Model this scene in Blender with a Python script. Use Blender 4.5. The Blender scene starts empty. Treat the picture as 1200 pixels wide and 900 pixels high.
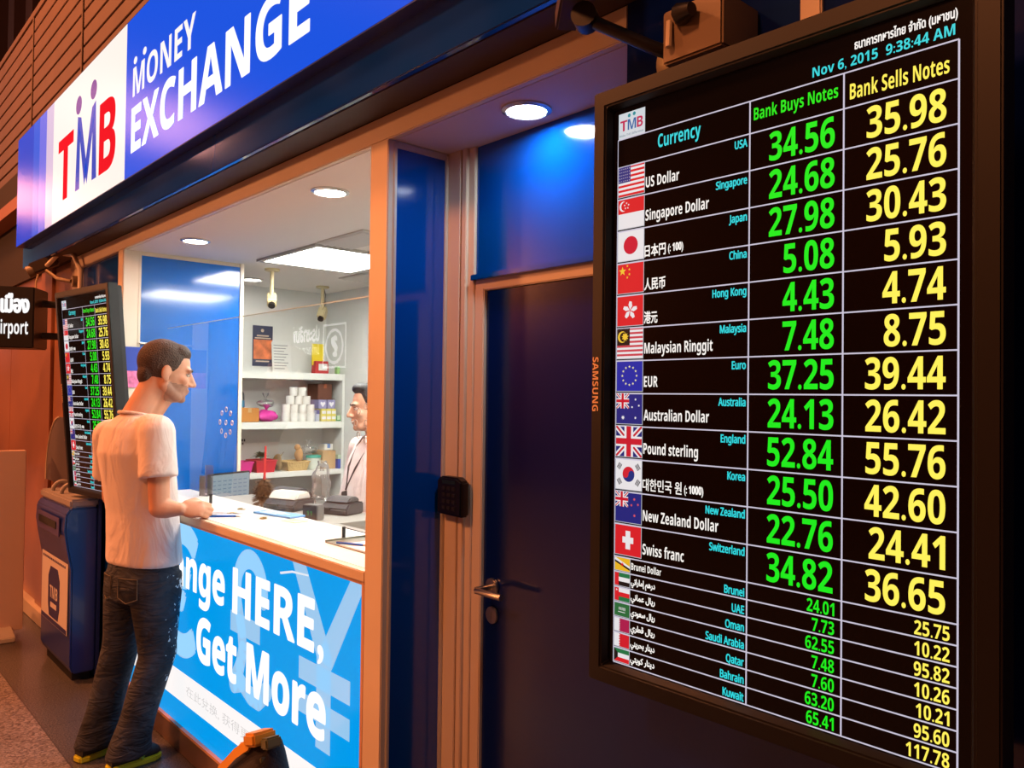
import bpy, bmesh, math, random
from mathutils import Vector, Matrix
random.seed(7)
S = bpy.context.scene
COL = S.collection
PI = math.pi

# ------------------------------------------------------------------ camera, world, lights
F, YAW, PITCH, ROLL, EYE = 935.0, .73688622, .01713655, .01206665, 1.6
cy, sy = math.cos(YAW), math.sin(YAW)
fw0, rt0, up0 = Vector((-cy, sy, 0)), Vector((sy, cy, 0)), Vector((0, 0, 1))
fw = fw0*math.cos(PITCH) + up0*math.sin(PITCH)
upa = up0*math.cos(PITCH) - fw0*math.sin(PITCH)
rt = rt0*math.cos(ROLL) + upa*math.sin(ROLL)
up = upa*math.cos(ROLL) - rt0*math.sin(ROLL)
cam = bpy.data.cameras.new('camera'); co = bpy.data.objects.new('camera', cam); COL.objects.link(co)
cam.sensor_width = 36; cam.lens = F*36/1200; cam.clip_start = .02; cam.clip_end = 200
M3 = Matrix((rt, up, -fw)).transposed()
co.matrix_world = Matrix.Translation((0, 0, EYE)) @ M3.to_4x4()
S.camera = co
w = bpy.data.worlds.new('hall_air'); S.world = w; w.use_nodes = True
wn = w.node_tree; bg = wn.nodes['Background']      # dim unseen hall: made-up warm and bluish noise patches, added to vary reflections
wt = wn.nodes.new('ShaderNodeTexCoord'); wm = wn.nodes.new('ShaderNodeMapping'); wm.inputs['Scale'].default_value = (7, 7, 2.2)
wx = wn.nodes.new('ShaderNodeTexNoise'); wx.inputs['Scale'].default_value = 1.3; wx.inputs['Detail'].default_value = 2.0
wr = wn.nodes.new('ShaderNodeValToRGB')
for pos, col in ((.0, (.012, .006, .004, 1)), (.47, (.018, .009, .007, 1)), (.56, (.10, .045, .035, 1)), (.62, (.03, .035, .045, 1)), (.70, (.22, .24, .28, 1)), (.80, (.05, .03, .02, 1))):
    e = wr.color_ramp.elements.new(pos) if pos > 0 else wr.color_ramp.elements[0]
    e.position = pos; e.color = col
wn.links.new(wt.outputs['Generated'], wm.inputs[0]); wn.links.new(wm.outputs[0], wx.inputs['Vector']); wn.links.new(wx.outputs['Fac'], wr.inputs[0]); wn.links.new(wr.outputs[0], bg.inputs[0])
wr.color_ramp.elements[-1].color = (.03, .02, .015, 1)
bg.inputs[1].default_value = 1.0
S.view_settings.view_transform = 'Standard'; S.view_settings.look = 'None'
S.view_settings.exposure = 0.0; S.view_settings.gamma = 1.0; S.view_settings.use_curve_mapping = False
S.cycles.sample_clamp_indirect = 3.0
S.cycles.max_bounces = 8; S.cycles.transparent_max_bounces = 12

def area_light(name, loc, aim, size, power, color, spread=PI):
    l = bpy.data.lights.new(name, 'AREA'); l.shape = 'DISK'; l.size = size; l.energy = power; l.color = color; l.spread = spread
    o = bpy.data.objects.new(name, l); COL.objects.link(o); o.location = loc
    o.rotation_euler = (Vector(aim)-Vector(loc)).to_track_quat('-Z', 'Y').to_euler()
    return o
HALL = (1.0, .31, .105)
area_light('hall_high_lamp', (-6.6, -1.3, 7.2), (-3.2, 1.3, .6), 1.0, 620, HALL)
area_light('hall_far_lamp', (-1.5, -5.5, 7.5), (-3.0, 1.3, 1.0), 1.2, 540, HALL)
area_light('beam_fill', (-12.5, -6.2, 4.2), (-3.2, 1.3, 2.0), .5, 470, HALL)  # added fill with no known source, brightens the beam under the fascia
area_light('hall_distant_lamp', (-24.6, -6.2, 9.7), (-4, 1.2, 2.5), 1.6, 75, (1.0, .42, .36))
area_light('hall_distant_lamp', (-46, -6.2, 11.3), (-5, 1.2, 2.5), 2.0, 190, (1.0, .36, .22))
# the booth's fluorescent panel and the downlights carry their own lamps (see their builders)

# ------------------------------------------------------------------ materials
def lin(c):
    return tuple(((v/255)/12.92 if v/255 <= .04045 else ((v/255+.055)/1.055)**2.4) for v in c) + (1,)
MATS = {}
def mat(name, rgb, rough=.5, metal=0., spec=.5, coat=0., noise=None, bump=None, emit=0., sub=0.):
    """principled material; noise=(scale, amount) varies the tone, bump=(scale, strength)"""
    if name in MATS: return MATS[name]
    m = bpy.data.materials.new(name); m.use_nodes = True; nt = m.node_tree; p = nt.nodes['Principled BSDF']
    c = lin(rgb)
    p.inputs['Base Color'].default_value = c; p.inputs['Roughness'].default_value = rough
    p.inputs['Metallic'].default_value = metal; p.inputs['Specular IOR Level'].default_value = spec
    p.inputs['Coat Weight'].default_value = coat; p.inputs['Coat Roughness'].default_value = .05
    if sub: p.inputs['Subsurface Weight'].default_value = sub; p.inputs['Subsurface Radius'].default_value = (.01, .004, .002)
    if emit:
        p.inputs['Emission Color'].default_value = c; p.inputs['Emission Strength'].default_value = emit
    if noise or bump:
        tc = nt.nodes.new('ShaderNodeTexCoord')
    if noise:
        n = nt.nodes.new('ShaderNodeTexNoise'); n.inputs['Scale'].default_value = noise[0]; n.inputs['Detail'].default_value = 6
        nt.links.new(tc.outputs['Object'], n.inputs['Vector'])
        r = nt.nodes.new('ShaderNodeMapRange'); r.inputs[1].default_value = .3; r.inputs[2].default_value = .7
        r.inputs[3].default_value = 1-noise[1]; r.inputs[4].default_value = 1+noise[1]
        nt.links.new(n.outputs['Fac'], r.inputs[0])
        x = nt.nodes.new('ShaderNodeMix'); x.data_type = 'RGBA'; x.blend_type = 'MULTIPLY'; x.inputs[0].default_value = 1
        x.inputs[6].default_value = c; nt.links.new(r.outputs[0], x.inputs[7]); nt.links.new(x.outputs[2], p.inputs['Base Color'])
    if bump:
        n = nt.nodes.new('ShaderNodeTexNoise'); n.inputs['Scale'].default_value = bump[0]; n.inputs['Detail'].default_value = 4
        nt.links.new(tc.outputs['Object'], n.inputs['Vector'])
        b = nt.nodes.new('ShaderNodeBump'); b.inputs['Strength'].default_value = bump[1]; b.inputs['Distance'].default_value = .01
        nt.links.new(n.outputs['Fac'], b.inputs['Height']); nt.links.new(b.outputs['Normal'], p.inputs['Normal'])
    MATS[name] = m
    return m
def glow(name, rgb, strength=1.0, rough=.35, spec=.3):
    """something that gives off light itself: a screen pixel, a lit sign face, a lamp"""
    if name in MATS: return MATS[name]
    m = bpy.data.materials.new(name); m.use_nodes = True; p = m.node_tree.nodes['Principled BSDF']
    c = lin(rgb)
    p.inputs['Base Color'].default_value = tuple(v*.08 for v in c[:3])+(1,)
    p.inputs['Roughness'].default_value = rough; p.inputs['Specular IOR Level'].default_value = spec
    p.inputs['Emission Color'].default_value = c; p.inputs['Emission Strength'].default_value = strength
    MATS[name] = m
    return m
def clear(name, tint, refl=1.0, ior=1.5, rough=0.0, film=0.0):
    """thin clear sheet: what lies behind shows through, with real reflections"""
    if name in MATS: return MATS[name]
    m = bpy.data.materials.new(name); m.use_nodes = True; nt = m.node_tree; nt.nodes.clear()
    out = nt.nodes.new('ShaderNodeOutputMaterial'); mx = nt.nodes.new('ShaderNodeMixShader')
    tr = nt.nodes.new('ShaderNodeBsdfTransparent'); tr.inputs[0].default_value = tint
    gl = nt.nodes.new('ShaderNodeBsdfGlossy'); gl.inputs['Roughness'].default_value = rough
    fr = nt.nodes.new('ShaderNodeFresnel'); fr.inputs[0].default_value = ior
    mul = nt.nodes.new('ShaderNodeMath'); mul.operation = 'MULTIPLY'; mul.inputs[1].default_value = refl
    nt.links.new(fr.outputs[0], mul.inputs[0]); nt.links.new(mul.outputs[0], mx.inputs[0])
    body = tr
    if film:
        df = nt.nodes.new('ShaderNodeBsdfDiffuse'); df.inputs[0].default_value = (.85, .88, .88, 1)
        m2 = nt.nodes.new('ShaderNodeMixShader'); m2.inputs[0].default_value = film
        nt.links.new(tr.outputs[0], m2.inputs[1]); nt.links.new(df.outputs[0], m2.inputs[2]); body = m2
    nt.links.new(body.outputs[0], mx.inputs[1]); nt.links.new(gl.outputs[0], mx.inputs[2]); nt.links.new(mx.outputs[0], out.inputs[0])
    MATS[name] = m
    return m

# ------------------------------------------------------------------ mesh helpers
class MB:
    def __init__(s): s.v = []; s.f = []; s.mi = []; s.cur = 0; s.T = None
    def m(s, i): s.cur = i; return s
    def add(s, vs, fs, T=None):
        b = len(s.v)
        for p in vs:
            p = Vector(p)
            if T is not None: p = T @ p
            if s.T is not None: p = s.T @ p
            s.v.append(tuple(p))
        for f in fs: s.f.append(tuple(b+i for i in f)); s.mi.append(s.cur)
        return s
    def box(s, x0, x1, y0, y1, z0, z1, T=None):
        vs = [(x, y, z) for z in (z0, z1) for y in (y0, y1) for x in (x0, x1)]
        return s.add(vs, [(0, 2, 3, 1), (4, 5, 7, 6), (0, 1, 5, 4), (2, 6, 7, 3), (0, 4, 6, 2), (1, 3, 7, 5)], T)
    def prism(s, poly, a0, a1, axis='y', T=None):
        """polygon extruded along an axis; poly points are the other two coordinates in order"""
        n = len(poly)
        def mk(p, a):
            if axis == 'x': return (a, p[0], p[1])
            if axis == 'y': return (p[0], a, p[1])
            return (p[0], p[1], a)
        vs = [mk(p, a0) for p in poly]+[mk(p, a1) for p in poly]
        fs = [tuple(range(n)), tuple(range(2*n-1, n-1, -1))]
        fs += [(i, i+n, (i+1) % n+n, (i+1) % n) for i in range(n)]
        return s.add(vs, fs, T)
    def sheet(s, poly, y, T=None):
        return s.add([(p[0], y, p[1]) for p in poly], [tuple(range(len(poly)))], T)
    def tube(s, pts, r, n=10, caps=True, closed=False):
        pts = [Vector(p) for p in pts]; rs = r if isinstance(r, (list, tuple)) else [r]*len(pts)
        vs = []; fs = []; K = len(pts); prev = None
        for i, p in enumerate(pts):
            a = pts[(i-1) % K] if (closed or i > 0) else p
            b = pts[(i+1) % K] if (closed or i < K-1) else p
            t = (b-a).normalized()
            if prev is None:
                u = t.orthogonal().normalized()
            else:
                u = (prev - t*prev.dot(t)); u = u.normalized() if u.length > 1e-6 else t.orthogonal().normalized()
            prev = u; v = t.cross(u)
            for k in range(n):
                an = 2*PI*k/n; vs.append(p+u*math.cos(an)*rs[i]+v*math.sin(an)*rs[i])
        m = K if closed else K-1
        for i in range(m):
            j = (i+1) % K
            for k in range(n): fs.append((i*n+k, i*n+(k+1) % n, j*n+(k+1) % n, j*n+k))
        if caps and not closed:
            fs.append(tuple(range(n-1, -1, -1))); fs.append(tuple((K-1)*n+k for k in range(n)))
        return s.add(vs, fs)
    def lathe(s, prof, n=24, T=None):
        vs = []; fs = []
        for r, z in prof:
            for k in range(n): a = 2*PI*k/n; vs.append((r*math.cos(a), r*math.sin(a), z))
        for i in range(len(prof)-1):
            for k in range(n): fs.append((i*n+k, i*n+(k+1) % n, (i+1)*n+(k+1) % n, (i+1)*n+k))
        fs.append(tuple(range(n-1, -1, -1))); fs.append(tuple((len(prof)-1)*n+k for k in range(n)))
        return s.add(vs, fs, T)
    def ell(s, c, r, R=None, nu=16, nv=10):
        vs = [(0, 0, -1)]; fs = []
        for i in range(1, nv):
            ph = -PI/2+PI*i/nv
            for k in range(nu): a = 2*PI*k/nu; vs.append((math.cos(ph)*math.cos(a), math.cos(ph)*math.sin(a), math.sin(ph)))
        vs.append((0, 0, 1)); L = len(vs)-1
        for k in range(nu): fs.append((0, 1+(k+1) % nu, 1+k)); fs.append((L, L-nu+k, L-nu+(k+1) % nu))
        for i in range(nv-2):
            for k in range(nu): a = 1+i*nu; fs.append((a+k, a+(k+1) % nu, a+nu+(k+1) % nu, a+nu+k))
        c = Vector(c); out = []
        for p in vs:
            q = Vector((p[0]*r[0], p[1]*r[1], p[2]*r[2]))
            if R is not None: q = R @ q
            out.append(c+q)
        return s.add(out, fs)
    def cap(s, a, ra, b, rb, n=14):
        """tapered limb with rounded ends"""
        a = Vector(a); b = Vector(b); d = (b-a).normalized(); pts = []; rs = []
        for k in range(4): t = k/4*PI/2; pts.append(a-d*ra*math.cos(t)); rs.append(max(ra*math.sin(t), .0006))
        for k in range(5): t = k/4; pts.append(a.lerp(b, t)); rs.append(ra+(rb-ra)*t)
        for k in range(1, 5): t = k/4*PI/2; pts.append(b+d*rb*math.sin(t)); rs.append(max(rb*math.cos(t), .0006))
        return s.tube(pts, rs, n)
    def loft(s, rings, n=24, power=2.4):
        """rings: (centre, half width vector, half depth vector); closed tube through them"""
        vs = []; fs = []
        for c, a, b in rings:
            c, a, b = Vector(c), Vector(a), Vector(b)
            for k in range(n):
                t = 2*PI*k/n; ct, st = math.cos(t), math.sin(t)
                vs.append(c+a*math.copysign(abs(ct)**(2/power), ct)+b*math.copysign(abs(st)**(2/power), st))
        K = len(rings)
        for i in range(K-1):
            for k in range(n): fs.append((i*n+k, i*n+(k+1) % n, (i+1)*n+(k+1) % n, (i+1)*n+k))
        fs.append(tuple(range(n-1, -1, -1))); fs.append(tuple((K-1)*n+k for k in range(n)))
        return s.add(vs, fs)
    def build(s, name, mats, parent=None, smooth=False, bevel=0, origin=None, segs=2):
        me = bpy.data.meshes.new(name)
        off = Vector(origin) if origin is not None else None
        vs = [tuple(Vector(p)-off) for p in s.v] if off is not None else s.v
        me.from_pydata(vs, [], s.f); me.update()
        if not isinstance(mats, (list, tuple)): mats = [mats]
        for m in mats: me.materials.append(m)
        if len(mats) > 1:
            for p, i in zip(me.polygons, s.mi): p.material_index = i
        bm = bmesh.new(); bm.from_mesh(me); bmesh.ops.recalc_face_normals(bm, faces=bm.faces) if not getattr(s, 'keep', False) else None
        if bevel:
            es = [e for e in bm.edges if len(e.link_faces) == 2 and e.calc_face_angle(0) > .5]
            bmesh.ops.bevel(bm, geom=es, offset=bevel, segments=segs, affect='EDGES', clamp_overlap=True)
        bm.to_mesh(me); bm.free()
        if smooth:
            for p in me.polygons: p.use_smooth = True
            try: me.set_sharp_from_angle(angle=.7)
            except Exception: pass
        o = bpy.data.objects.new(name, me); COL.objects.link(o)
        if off is not None: o.location = off
        if parent is not None:
            o.parent = parent
            if off is None: pass
        return o

def thing(name, label, cat, loc=(0, 0, 0), rot=(0, 0, 0), group=None):
    o = bpy.data.objects.new(name, None); COL.objects.link(o); o.location = loc; o.rotation_euler = rot
    o.empty_display_size = .05
    tag(o, label, cat, group); return o
def tag(o, label, cat, group=None, kind=None):
    o['label'] = label; o['category'] = cat
    if group: o['group'] = group
    if kind: o['kind'] = kind
    return o
def struct(o):
    o['kind'] = 'structure'; return o
def dup(root, loc, rot, label, group=None):
    def cp(o, parent):
        c = o.copy(); COL.objects.link(c)
        if parent: c.parent = parent
        for ch in o.children: cp(ch, c)
        return c
    r = cp(root, None); r.location = loc; r.rotation_euler = rot; r['label'] = label
    if group: r['group'] = group
    return r
def organic(mb, name, mats, voxel, parent=None, smooth=4, origin=None):
    """melts overlapping volumes into one continuous skin"""
    o = mb.build(name+'_raw', mats)
    md = o.modifiers.new('r', 'REMESH'); md.mode = 'VOXEL'; md.voxel_size = voxel
    if smooth:
        sm = o.modifiers.new('s', 'SMOOTH'); sm.factor = .5; sm.iterations = smooth
    dg = bpy.context.evaluated_depsgraph_get()
    me = bpy.data.meshes.new_from_object(o.evaluated_get(dg)); me.name = name
    old = o.data; bpy.data.objects.remove(o); bpy.data.meshes.remove(old)
    for p in me.polygons: p.use_smooth = True
    if not me.materials:
        for m in (mats if isinstance(mats, (list, tuple)) else [mats]): me.materials.append(m)
    if origin is not None: me.transform(Matrix.Translation(-Vector(origin)))
    q = bpy.data.objects.new(name, me); COL.objects.link(q)
    if parent: q.parent = parent
    return q

# ------------------------------------------------------------------ lettering
def bold(s):
    r = ''
    for c in s:
        if '0' <= c <= '9': r += chr(0x1D7EC+int(c))
        elif 'A' <= c <= 'Z': r += chr(0x1D5D4+ord(c)-65)
        elif 'a' <= c <= 'z': r += chr(0x1D5EE+ord(c)-97)
        else: r += c
    return r
def sans(s):
    r = ''
    for c in s:
        if '0' <= c <= '9': r += chr(0x1D7E2+int(c))
        elif 'A' <= c <= 'Z': r += chr(0x1D5A0+ord(c)-65)
        elif 'a' <= c <= 'z': r += chr(0x1D5BA+ord(c)-97)
        else: r += c
    return r
GL = {}
def glyphs(s, spacing=1.0):
    if (s, spacing) in GL: return GL[(s, spacing)]
    cu = bpy.data.curves.new('glyphs', 'FONT'); cu.body = s; cu.resolution_u = 4; cu.space_character = spacing
    o = bpy.data.objects.new('glyphs', cu); COL.objects.link(o)
    dg = bpy.context.evaluated_depsgraph_get(); me = o.evaluated_get(dg).to_mesh()
    vs = [(v.co.x, v.co.y) for v in me.vertices]; fs = [tuple(p.vertices) for p in me.polygons]
    o.evaluated_get(dg).to_mesh_clear(); bpy.data.objects.remove(o); bpy.data.curves.remove(cu)
    GL[(s, spacing)] = (vs, fs); return vs, fs
CAPH = None
def letters(mb, s, x, z, cap, xs=1.0, align='l', style='b', width=None, fat=0.0, y=0.0, box=None, spacing=1.0):
    """text on the plane y; z is the baseline and cap the capital height; box=(x0,x1,z0,z1) fits the ink exactly"""
    global CAPH
    if CAPH is None: CAPH = max(p[1] for p in glyphs(bold('H'))[0])
    vs, fs = glyphs(bold(s) if style == 'b' else sans(s) if style == 's' else s, spacing)
    x0 = min(p[0] for p in vs); x1 = max(p[0] for p in vs); z0 = min(p[1] for p in vs); z1 = max(p[1] for p in vs)
    if box:
        kx = (box[1]-box[0])/(x1-x0); kz = (box[3]-box[2])/(z1-z0)
        P = [(box[0]+(p[0]-x0)*kx, box[2]+(p[1]-z0)*kz) for p in vs]
    else:
        kz = cap/CAPH; kx = kz*xs if width is None else width/(x1-x0)
        W = (x1-x0)*kx
        ox = x if align == 'l' else x-W if align == 'r' else x-W/2
        P = [(ox+(p[0]-x0)*kx, z+p[1]*kz) for p in vs]
    offs = [(0, 0)]
    if fat: offs += [(fat*math.cos(a), fat*math.sin(a)) for a in [k*PI/4 for k in range(8)]]
    for dx, dz in offs: mb.add([(p[0]+dx, y, p[1]+dz) for p in P], fs)
    mb.keep = True
    return mb
def disc(cx, cz, r, n=24, rz=None):
    return [(cx+r*math.cos(2*PI*k/n), cz+(rz or r)*math.sin(2*PI*k/n)) for k in range(n)]
def star(cx, cz, r, n=5, rot=PI/2, inner=.4):
    return [(cx+(r if k % 2 == 0 else r*inner)*math.cos(rot+PI*k/n), cz+(r if k % 2 == 0 else r*inner)*math.sin(rot+PI*k/n)) for k in range(2*n)]
def rect(x0, x1, z0, z1): return [(x0, z0), (x1, z0), (x1, z1), (x0, z1)]

# ------------------------------------------------------------------ shared materials
cream = mat('cream painted metal', (226, 216, 196), .45, noise=(3, .03))
tan = mat('tan powder coated frame', (214, 196, 172), .42, noise=(4, .04))
white_wall = mat('white wall paint', (238, 240, 235), .6, noise=(1.5, .02))
ceil_white = mat('ceiling board', (240, 234, 226), .7)
blue_lam = mat('glossy blue laminate', (0, 84, 166), .12, coat=.3, spec=.5, noise=(.8, .05))
shaded_lam = mat('shaded blue laminate', (0, 68, 158), .12, coat=.3, noise=(.8, .04))  # darker copy of the blue laminate, recess shade put into its colour
door_lam = mat('dark blue door laminate', (3, 22, 84), .14, coat=.3, spec=.5)
fascia_m = mat('dark blue glossy fascia', (2, 56, 150), .1, coat=.6, spec=.6)
black_pl = mat('black plastic', (20, 16, 15), .38)
black_matt = mat('matt black', (14, 13, 14), .6)
steel = mat('brushed steel', (190, 186, 178), .28, metal=1.0)
brown_metal = mat('kick plate metal', (150, 120, 100), .3, metal=.6)
grey_metal = mat('grey painted metal', (150, 146, 138), .45)
lamp_white = glow('lamp disc', (255, 252, 244), 14)

# ------------------------------------------------------------------ the setting
def floor_mat():
    m = bpy.data.materials.new('granite floor'); m.use_nodes = True; nt = m.node_tree; p = nt.nodes['Principled BSDF']; L = nt.links.new
    tc = nt.nodes.new('ShaderNodeTexCoord'); sep = nt.nodes.new('ShaderNodeSeparateXYZ'); L(tc.outputs['Object'], sep.inputs[0])
    n = nt.nodes.new('ShaderNodeTexNoise'); n.inputs['Scale'].default_value = 150; n.inputs['Detail'].default_value = 3; L(tc.outputs['Object'], n.inputs['Vector'])
    v = nt.nodes.new('ShaderNodeTexVoronoi'); v.inputs['Scale'].default_value = 110; L(tc.outputs['Object'], v.inputs['Vector'])
    def ramp(src, c0, c1, a, b):
        r = nt.nodes.new('ShaderNodeValToRGB'); r.color_ramp.elements[0].color = c0; r.color_ramp.elements[1].color = c1
        r.color_ramp.elements[0].position = a; r.color_ramp.elements[1].position = b; L(src, r.inputs[0]); return r
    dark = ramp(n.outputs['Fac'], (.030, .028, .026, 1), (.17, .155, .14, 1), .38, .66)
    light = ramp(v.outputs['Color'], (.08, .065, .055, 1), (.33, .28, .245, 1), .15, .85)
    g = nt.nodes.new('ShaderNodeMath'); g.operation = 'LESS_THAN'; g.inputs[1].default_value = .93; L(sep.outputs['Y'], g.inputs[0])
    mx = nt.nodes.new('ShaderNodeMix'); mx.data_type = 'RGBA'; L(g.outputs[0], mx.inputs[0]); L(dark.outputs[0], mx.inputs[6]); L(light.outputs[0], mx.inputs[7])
    # tile joints
    br = nt.nodes.new('ShaderNodeTexBrick'); br.offset = 0; br.inputs['Scale'].default_value = 1; br.inputs['Mortar Size'].default_value = .003
    br.inputs['Brick Width'].default_value = .6; br.inputs['Row Height'].default_value = .6
    br.inputs['Color1'].default_value = (1, 1, 1, 1); br.inputs['Color2'].default_value = (.9, .9, .9, 1); br.inputs['Mortar'].default_value = (.45, .45, .45, 1)
    mp = nt.nodes.new('ShaderNodeMapping'); mp.inputs['Location'].default_value = (.12, -.33, 0); L(tc.outputs['Object'], mp.inputs[0]); L(mp.outputs[0], br.inputs['Vector'])
    m3 = nt.nodes.new('ShaderNodeMix'); m3.data_type = 'RGBA'; m3.blend_type = 'MULTIPLY'; m3.inputs[0].default_value = 1
    L(mx.outputs[2], m3.inputs[6]); L(br.outputs['Color'], m3.inputs[7]); L(m3.outputs[2], p.inputs['Base Color'])
    p.inputs['Roughness'].default_value = .28
    return m
b = MB().box(-20, 5, -8, 6, -.1, 0); struct(b.build('floor', floor_mat()))
hallwall = mat('hall wall panels', (150, 96, 72), .6, noise=(.6, .35))
struct(MB().box(-20, 5, -7.2, -7, 0, 5.5).build('wall_opposite', hallwall))

def cladding_mat():
    return mat('brown slat cladding', (96, 72, 58), .55, noise=(6, .08))
cm = cladding_mat()
# slatted cladding above and behind the sign: boards with gaps, in panels
cl = MB()
joints = [-12.08, -10.73, -9.38, -8.03, -6.68, -5.33, -3.98, -2.63, -1.28, 0.07]
for i in range(len(joints)-1):
    for k in range(10):
        z0 = 3.27+k*.108
        cl.box(joints[i]+.012, joints[i+1]-.012, 1.285, 1.31, z0, z0+.094)
    cl.box(joints[i+1]-.03, joints[i+1]-.012, 1.28, 1.31, 3.26, 4.36)
cl.box(-12.08, .07, 1.28, 1.31, 4.35, 4.40)
struct(cl.build('wall_cladding', cm, bevel=.003, segs=1))
dark_back = mat('dark recess board', (36, 22, 16), .8)
b = MB().box(-12.1, 2.2, 1.325, 1.40, 2.45, 4.38).box(-12.1, -5.6, 1.24, 1.30, 3.02, 3.24)
struct(b.build('wall_upper', dark_back))
struct(MB().box(-12.1, -6.0, 1.20, 1.32, 2.93, 3.02).build('trim_1', mat('brown trim', (150, 92, 62), .5)))
# dark roof structure far behind the cladding
b = MB()
for x in (-17.5, -16.2, -14.9, -13.6, -12.4): b.box(x, x+.45, 2.5, 2.9, 0, 12)
struct(b.build('trim_2', mat('dark roof posts', (70, 42, 30), .7)))

# storefront frame
struct(MB().box(-5.66, -1.10, 1.321, 1.3445, 2.374, 2.449).build('trim_3', tan, bevel=.003))
struct(MB().box(-2.12, -2.022, 1.321, 1.352, 0, 2.374).build('trim_4', tan, bevel=.003))
struct(MB().box(-4.665, -4.582, 1.321, 1.40, 0, 2.374).build('trim_5', tan, bevel=.003))
struct(MB().box(-5.62, -5.455, 1.321, 1.40, 0, 2.374).build('trim_6', tan, bevel=.003))
struct(MB().box(-5.455, -4.665, 1.345, 1.40, 0, 2.374).build('wall_front', shaded_lam))
brown_wall = mat('brown wood wall', (160, 104, 70), .32, noise=(1.2, .18), coat=.2)
b = MB()
for i, x in enumerate((-5.62, -6.18, -6.50, -7.6, -8.7, -9.8, -10.9)):
    b.box(x-(1.09 if i > 2 else (.56, .32, 1.1)[i])+.006, x, 1.35-(.02 if i == 1 else 0), 1.42, .10, 3.0)
struct(b.build('wall_left_shop', brown_wall, bevel=.004))
struct(MB().box(-12, -5.66, 1.30, 1.42, 0, .10).build('baseboard_left', tan, bevel=.004))

# soffit and glossy fascia under the sign
b = MB().box(-6.38, -1.06, 1.21, 1.32, 2.449, 2.47); struct(b.build('trim_7', mat('dark soffit', (58, 40, 30), .6)))
b = MB().box(-6.38, -1.06, 1.19, 1.212, 2.452, 2.602).box(-6.38, -1.06, 1.196, 1.212, 2.606, 2.70)
struct(b.build('trim_8', fascia_m, bevel=.003))

# recess with the door
struct(MB().box(-2.022, -1.10, 1.345, 1.60, 2.374, 2.40).build('ceiling_recess', mat('recess ceiling board', (214, 200, 200), .6)))
struct(MB().box(-2.04, -2.022, 1.352, 1.535, 0, 2.36).build('wall_recess', shaded_lam))
silver = mat('pale aluminium profile', (206, 198, 184), .35, metal=.3)
struct(MB().box(-2.03, -2.016, 1.341, 1.352, 0, 2.366).box(-2.03, -2.014, 1.535, 1.546, 0, 2.366).box(-2.03, -2.018, 1.35, 1.54, 2.352, 2.372).build('trim_9', silver, bevel=.002))
b = MB().box(-2.03, -1.955, 1.546, 1.60, 0, 2.374).box(-1.955, -1.948, 1.552, 1.60, 0, 2.374).box(-1.948, -1.925, 1.546, 1.60, 0, 2.374).box(-1.925, -1.896, 1.556, 1.60, 0, 2.374)
struct(b.build('trim_10', tan, bevel=.002))
b = MB().box(-1.896, -1.852, 1.56, 1.60, 0, 1.935).box(-1.896, -1.06, 1.562, 1.60, 1.925, 1.962)
struct(b.build('trim_11', tan, bevel=.003))
struct(MB().box(-1.896, -1.06, 1.565, 1.60, 1.97, 2.374).box(-1.90, -1.06, 1.545, 1.575, 1.958, 1.975).build('wall_transom', shaded_lam, bevel=.002))
door = struct(MB().box(-1.849, -1.06, 1.572, 1.60, .01, 1.923).build('door_1', door_lam))
h = MB()
h.tube([(-1.803, 1.571, 1.036), (-1.803, 1.560, 1.036)], .026, 24)
h.build('rose', steel, door, smooth=True, bevel=.002)
h = MB().tube([(-1.803, 1.562, 1.036), (-1.803, 1.505, 1.036), (-1.795, 1.498, 1.036), (-1.685, 1.498, 1.036)], .0095, 14)
h.build('handle', steel, door, smooth=True)
h = MB().tube([(-1.803, 1.571, .952), (-1.803, 1.562, .952)], .025, 24).box(-1.806, -1.800, 1.560, 1.563, .940, .964)
h.build('keyhole', steel, door, smooth=True, bevel=.0015)
# wall right of the recess, carrying the rate board
struct(MB().box(-1.10, -.70, 1.321, 1.60, 0, 4.0).box(-.70, -.66, 1.321, 1.6, 0, 1.3).box(-.66, 2.4, 1.321, 1.60, 0, 4.0).build('wall_right', door_lam))
struct(MB().box(-.70, -.66, 1.311, 1.60, 1.3, 4.0).build('trim_12', tan, bevel=.003))

# booth interior
struct(MB().box(-5.6, -2.03, 1.345, 3.2, 2.374, 2.44).build('ceiling', ceil_white))
struct(MB().box(-5.6, -5.455, 1.40, 3.2, 0, 2.374).build('wall_left', white_wall))
struct(MB().box(-5.6, -2.03, 3.03, 3.2, 0, 2.374).build('wall_back', white_wall))
struct(MB().box(-2.055, -2.04, 1.352, 3.2, 0, 2.374).build('wall_booth_right', white_wall))
struct(MB().box(-4.62, -4.580, 1.415, 1.97, 0, 2.352).build('wall_partition', blue_lam))
struct(MB().box(-4.64, -4.576, 1.40, 1.415, 0, 2.374).box(-4.63, -4.572, 1.97, 1.992, 0, 2.374).box(-4.63, -4.578, 1.415, 1.97, 2.352, 2.374).build('trim_13', cream, bevel=.002))
struct(MB().box(-4.582, -4.578, 1.325, 1.40, 0, 2.374).build('trim_14', cream))

# counter front: kick plate and lip
struct(MB().box(-4.58, -2.12, 1.325, 1.36, 0, .100).build('baseboard_front', brown_metal, bevel=.002))
dark_trim = mat('dark lightbox rebate', (86, 56, 40), .4)

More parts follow.
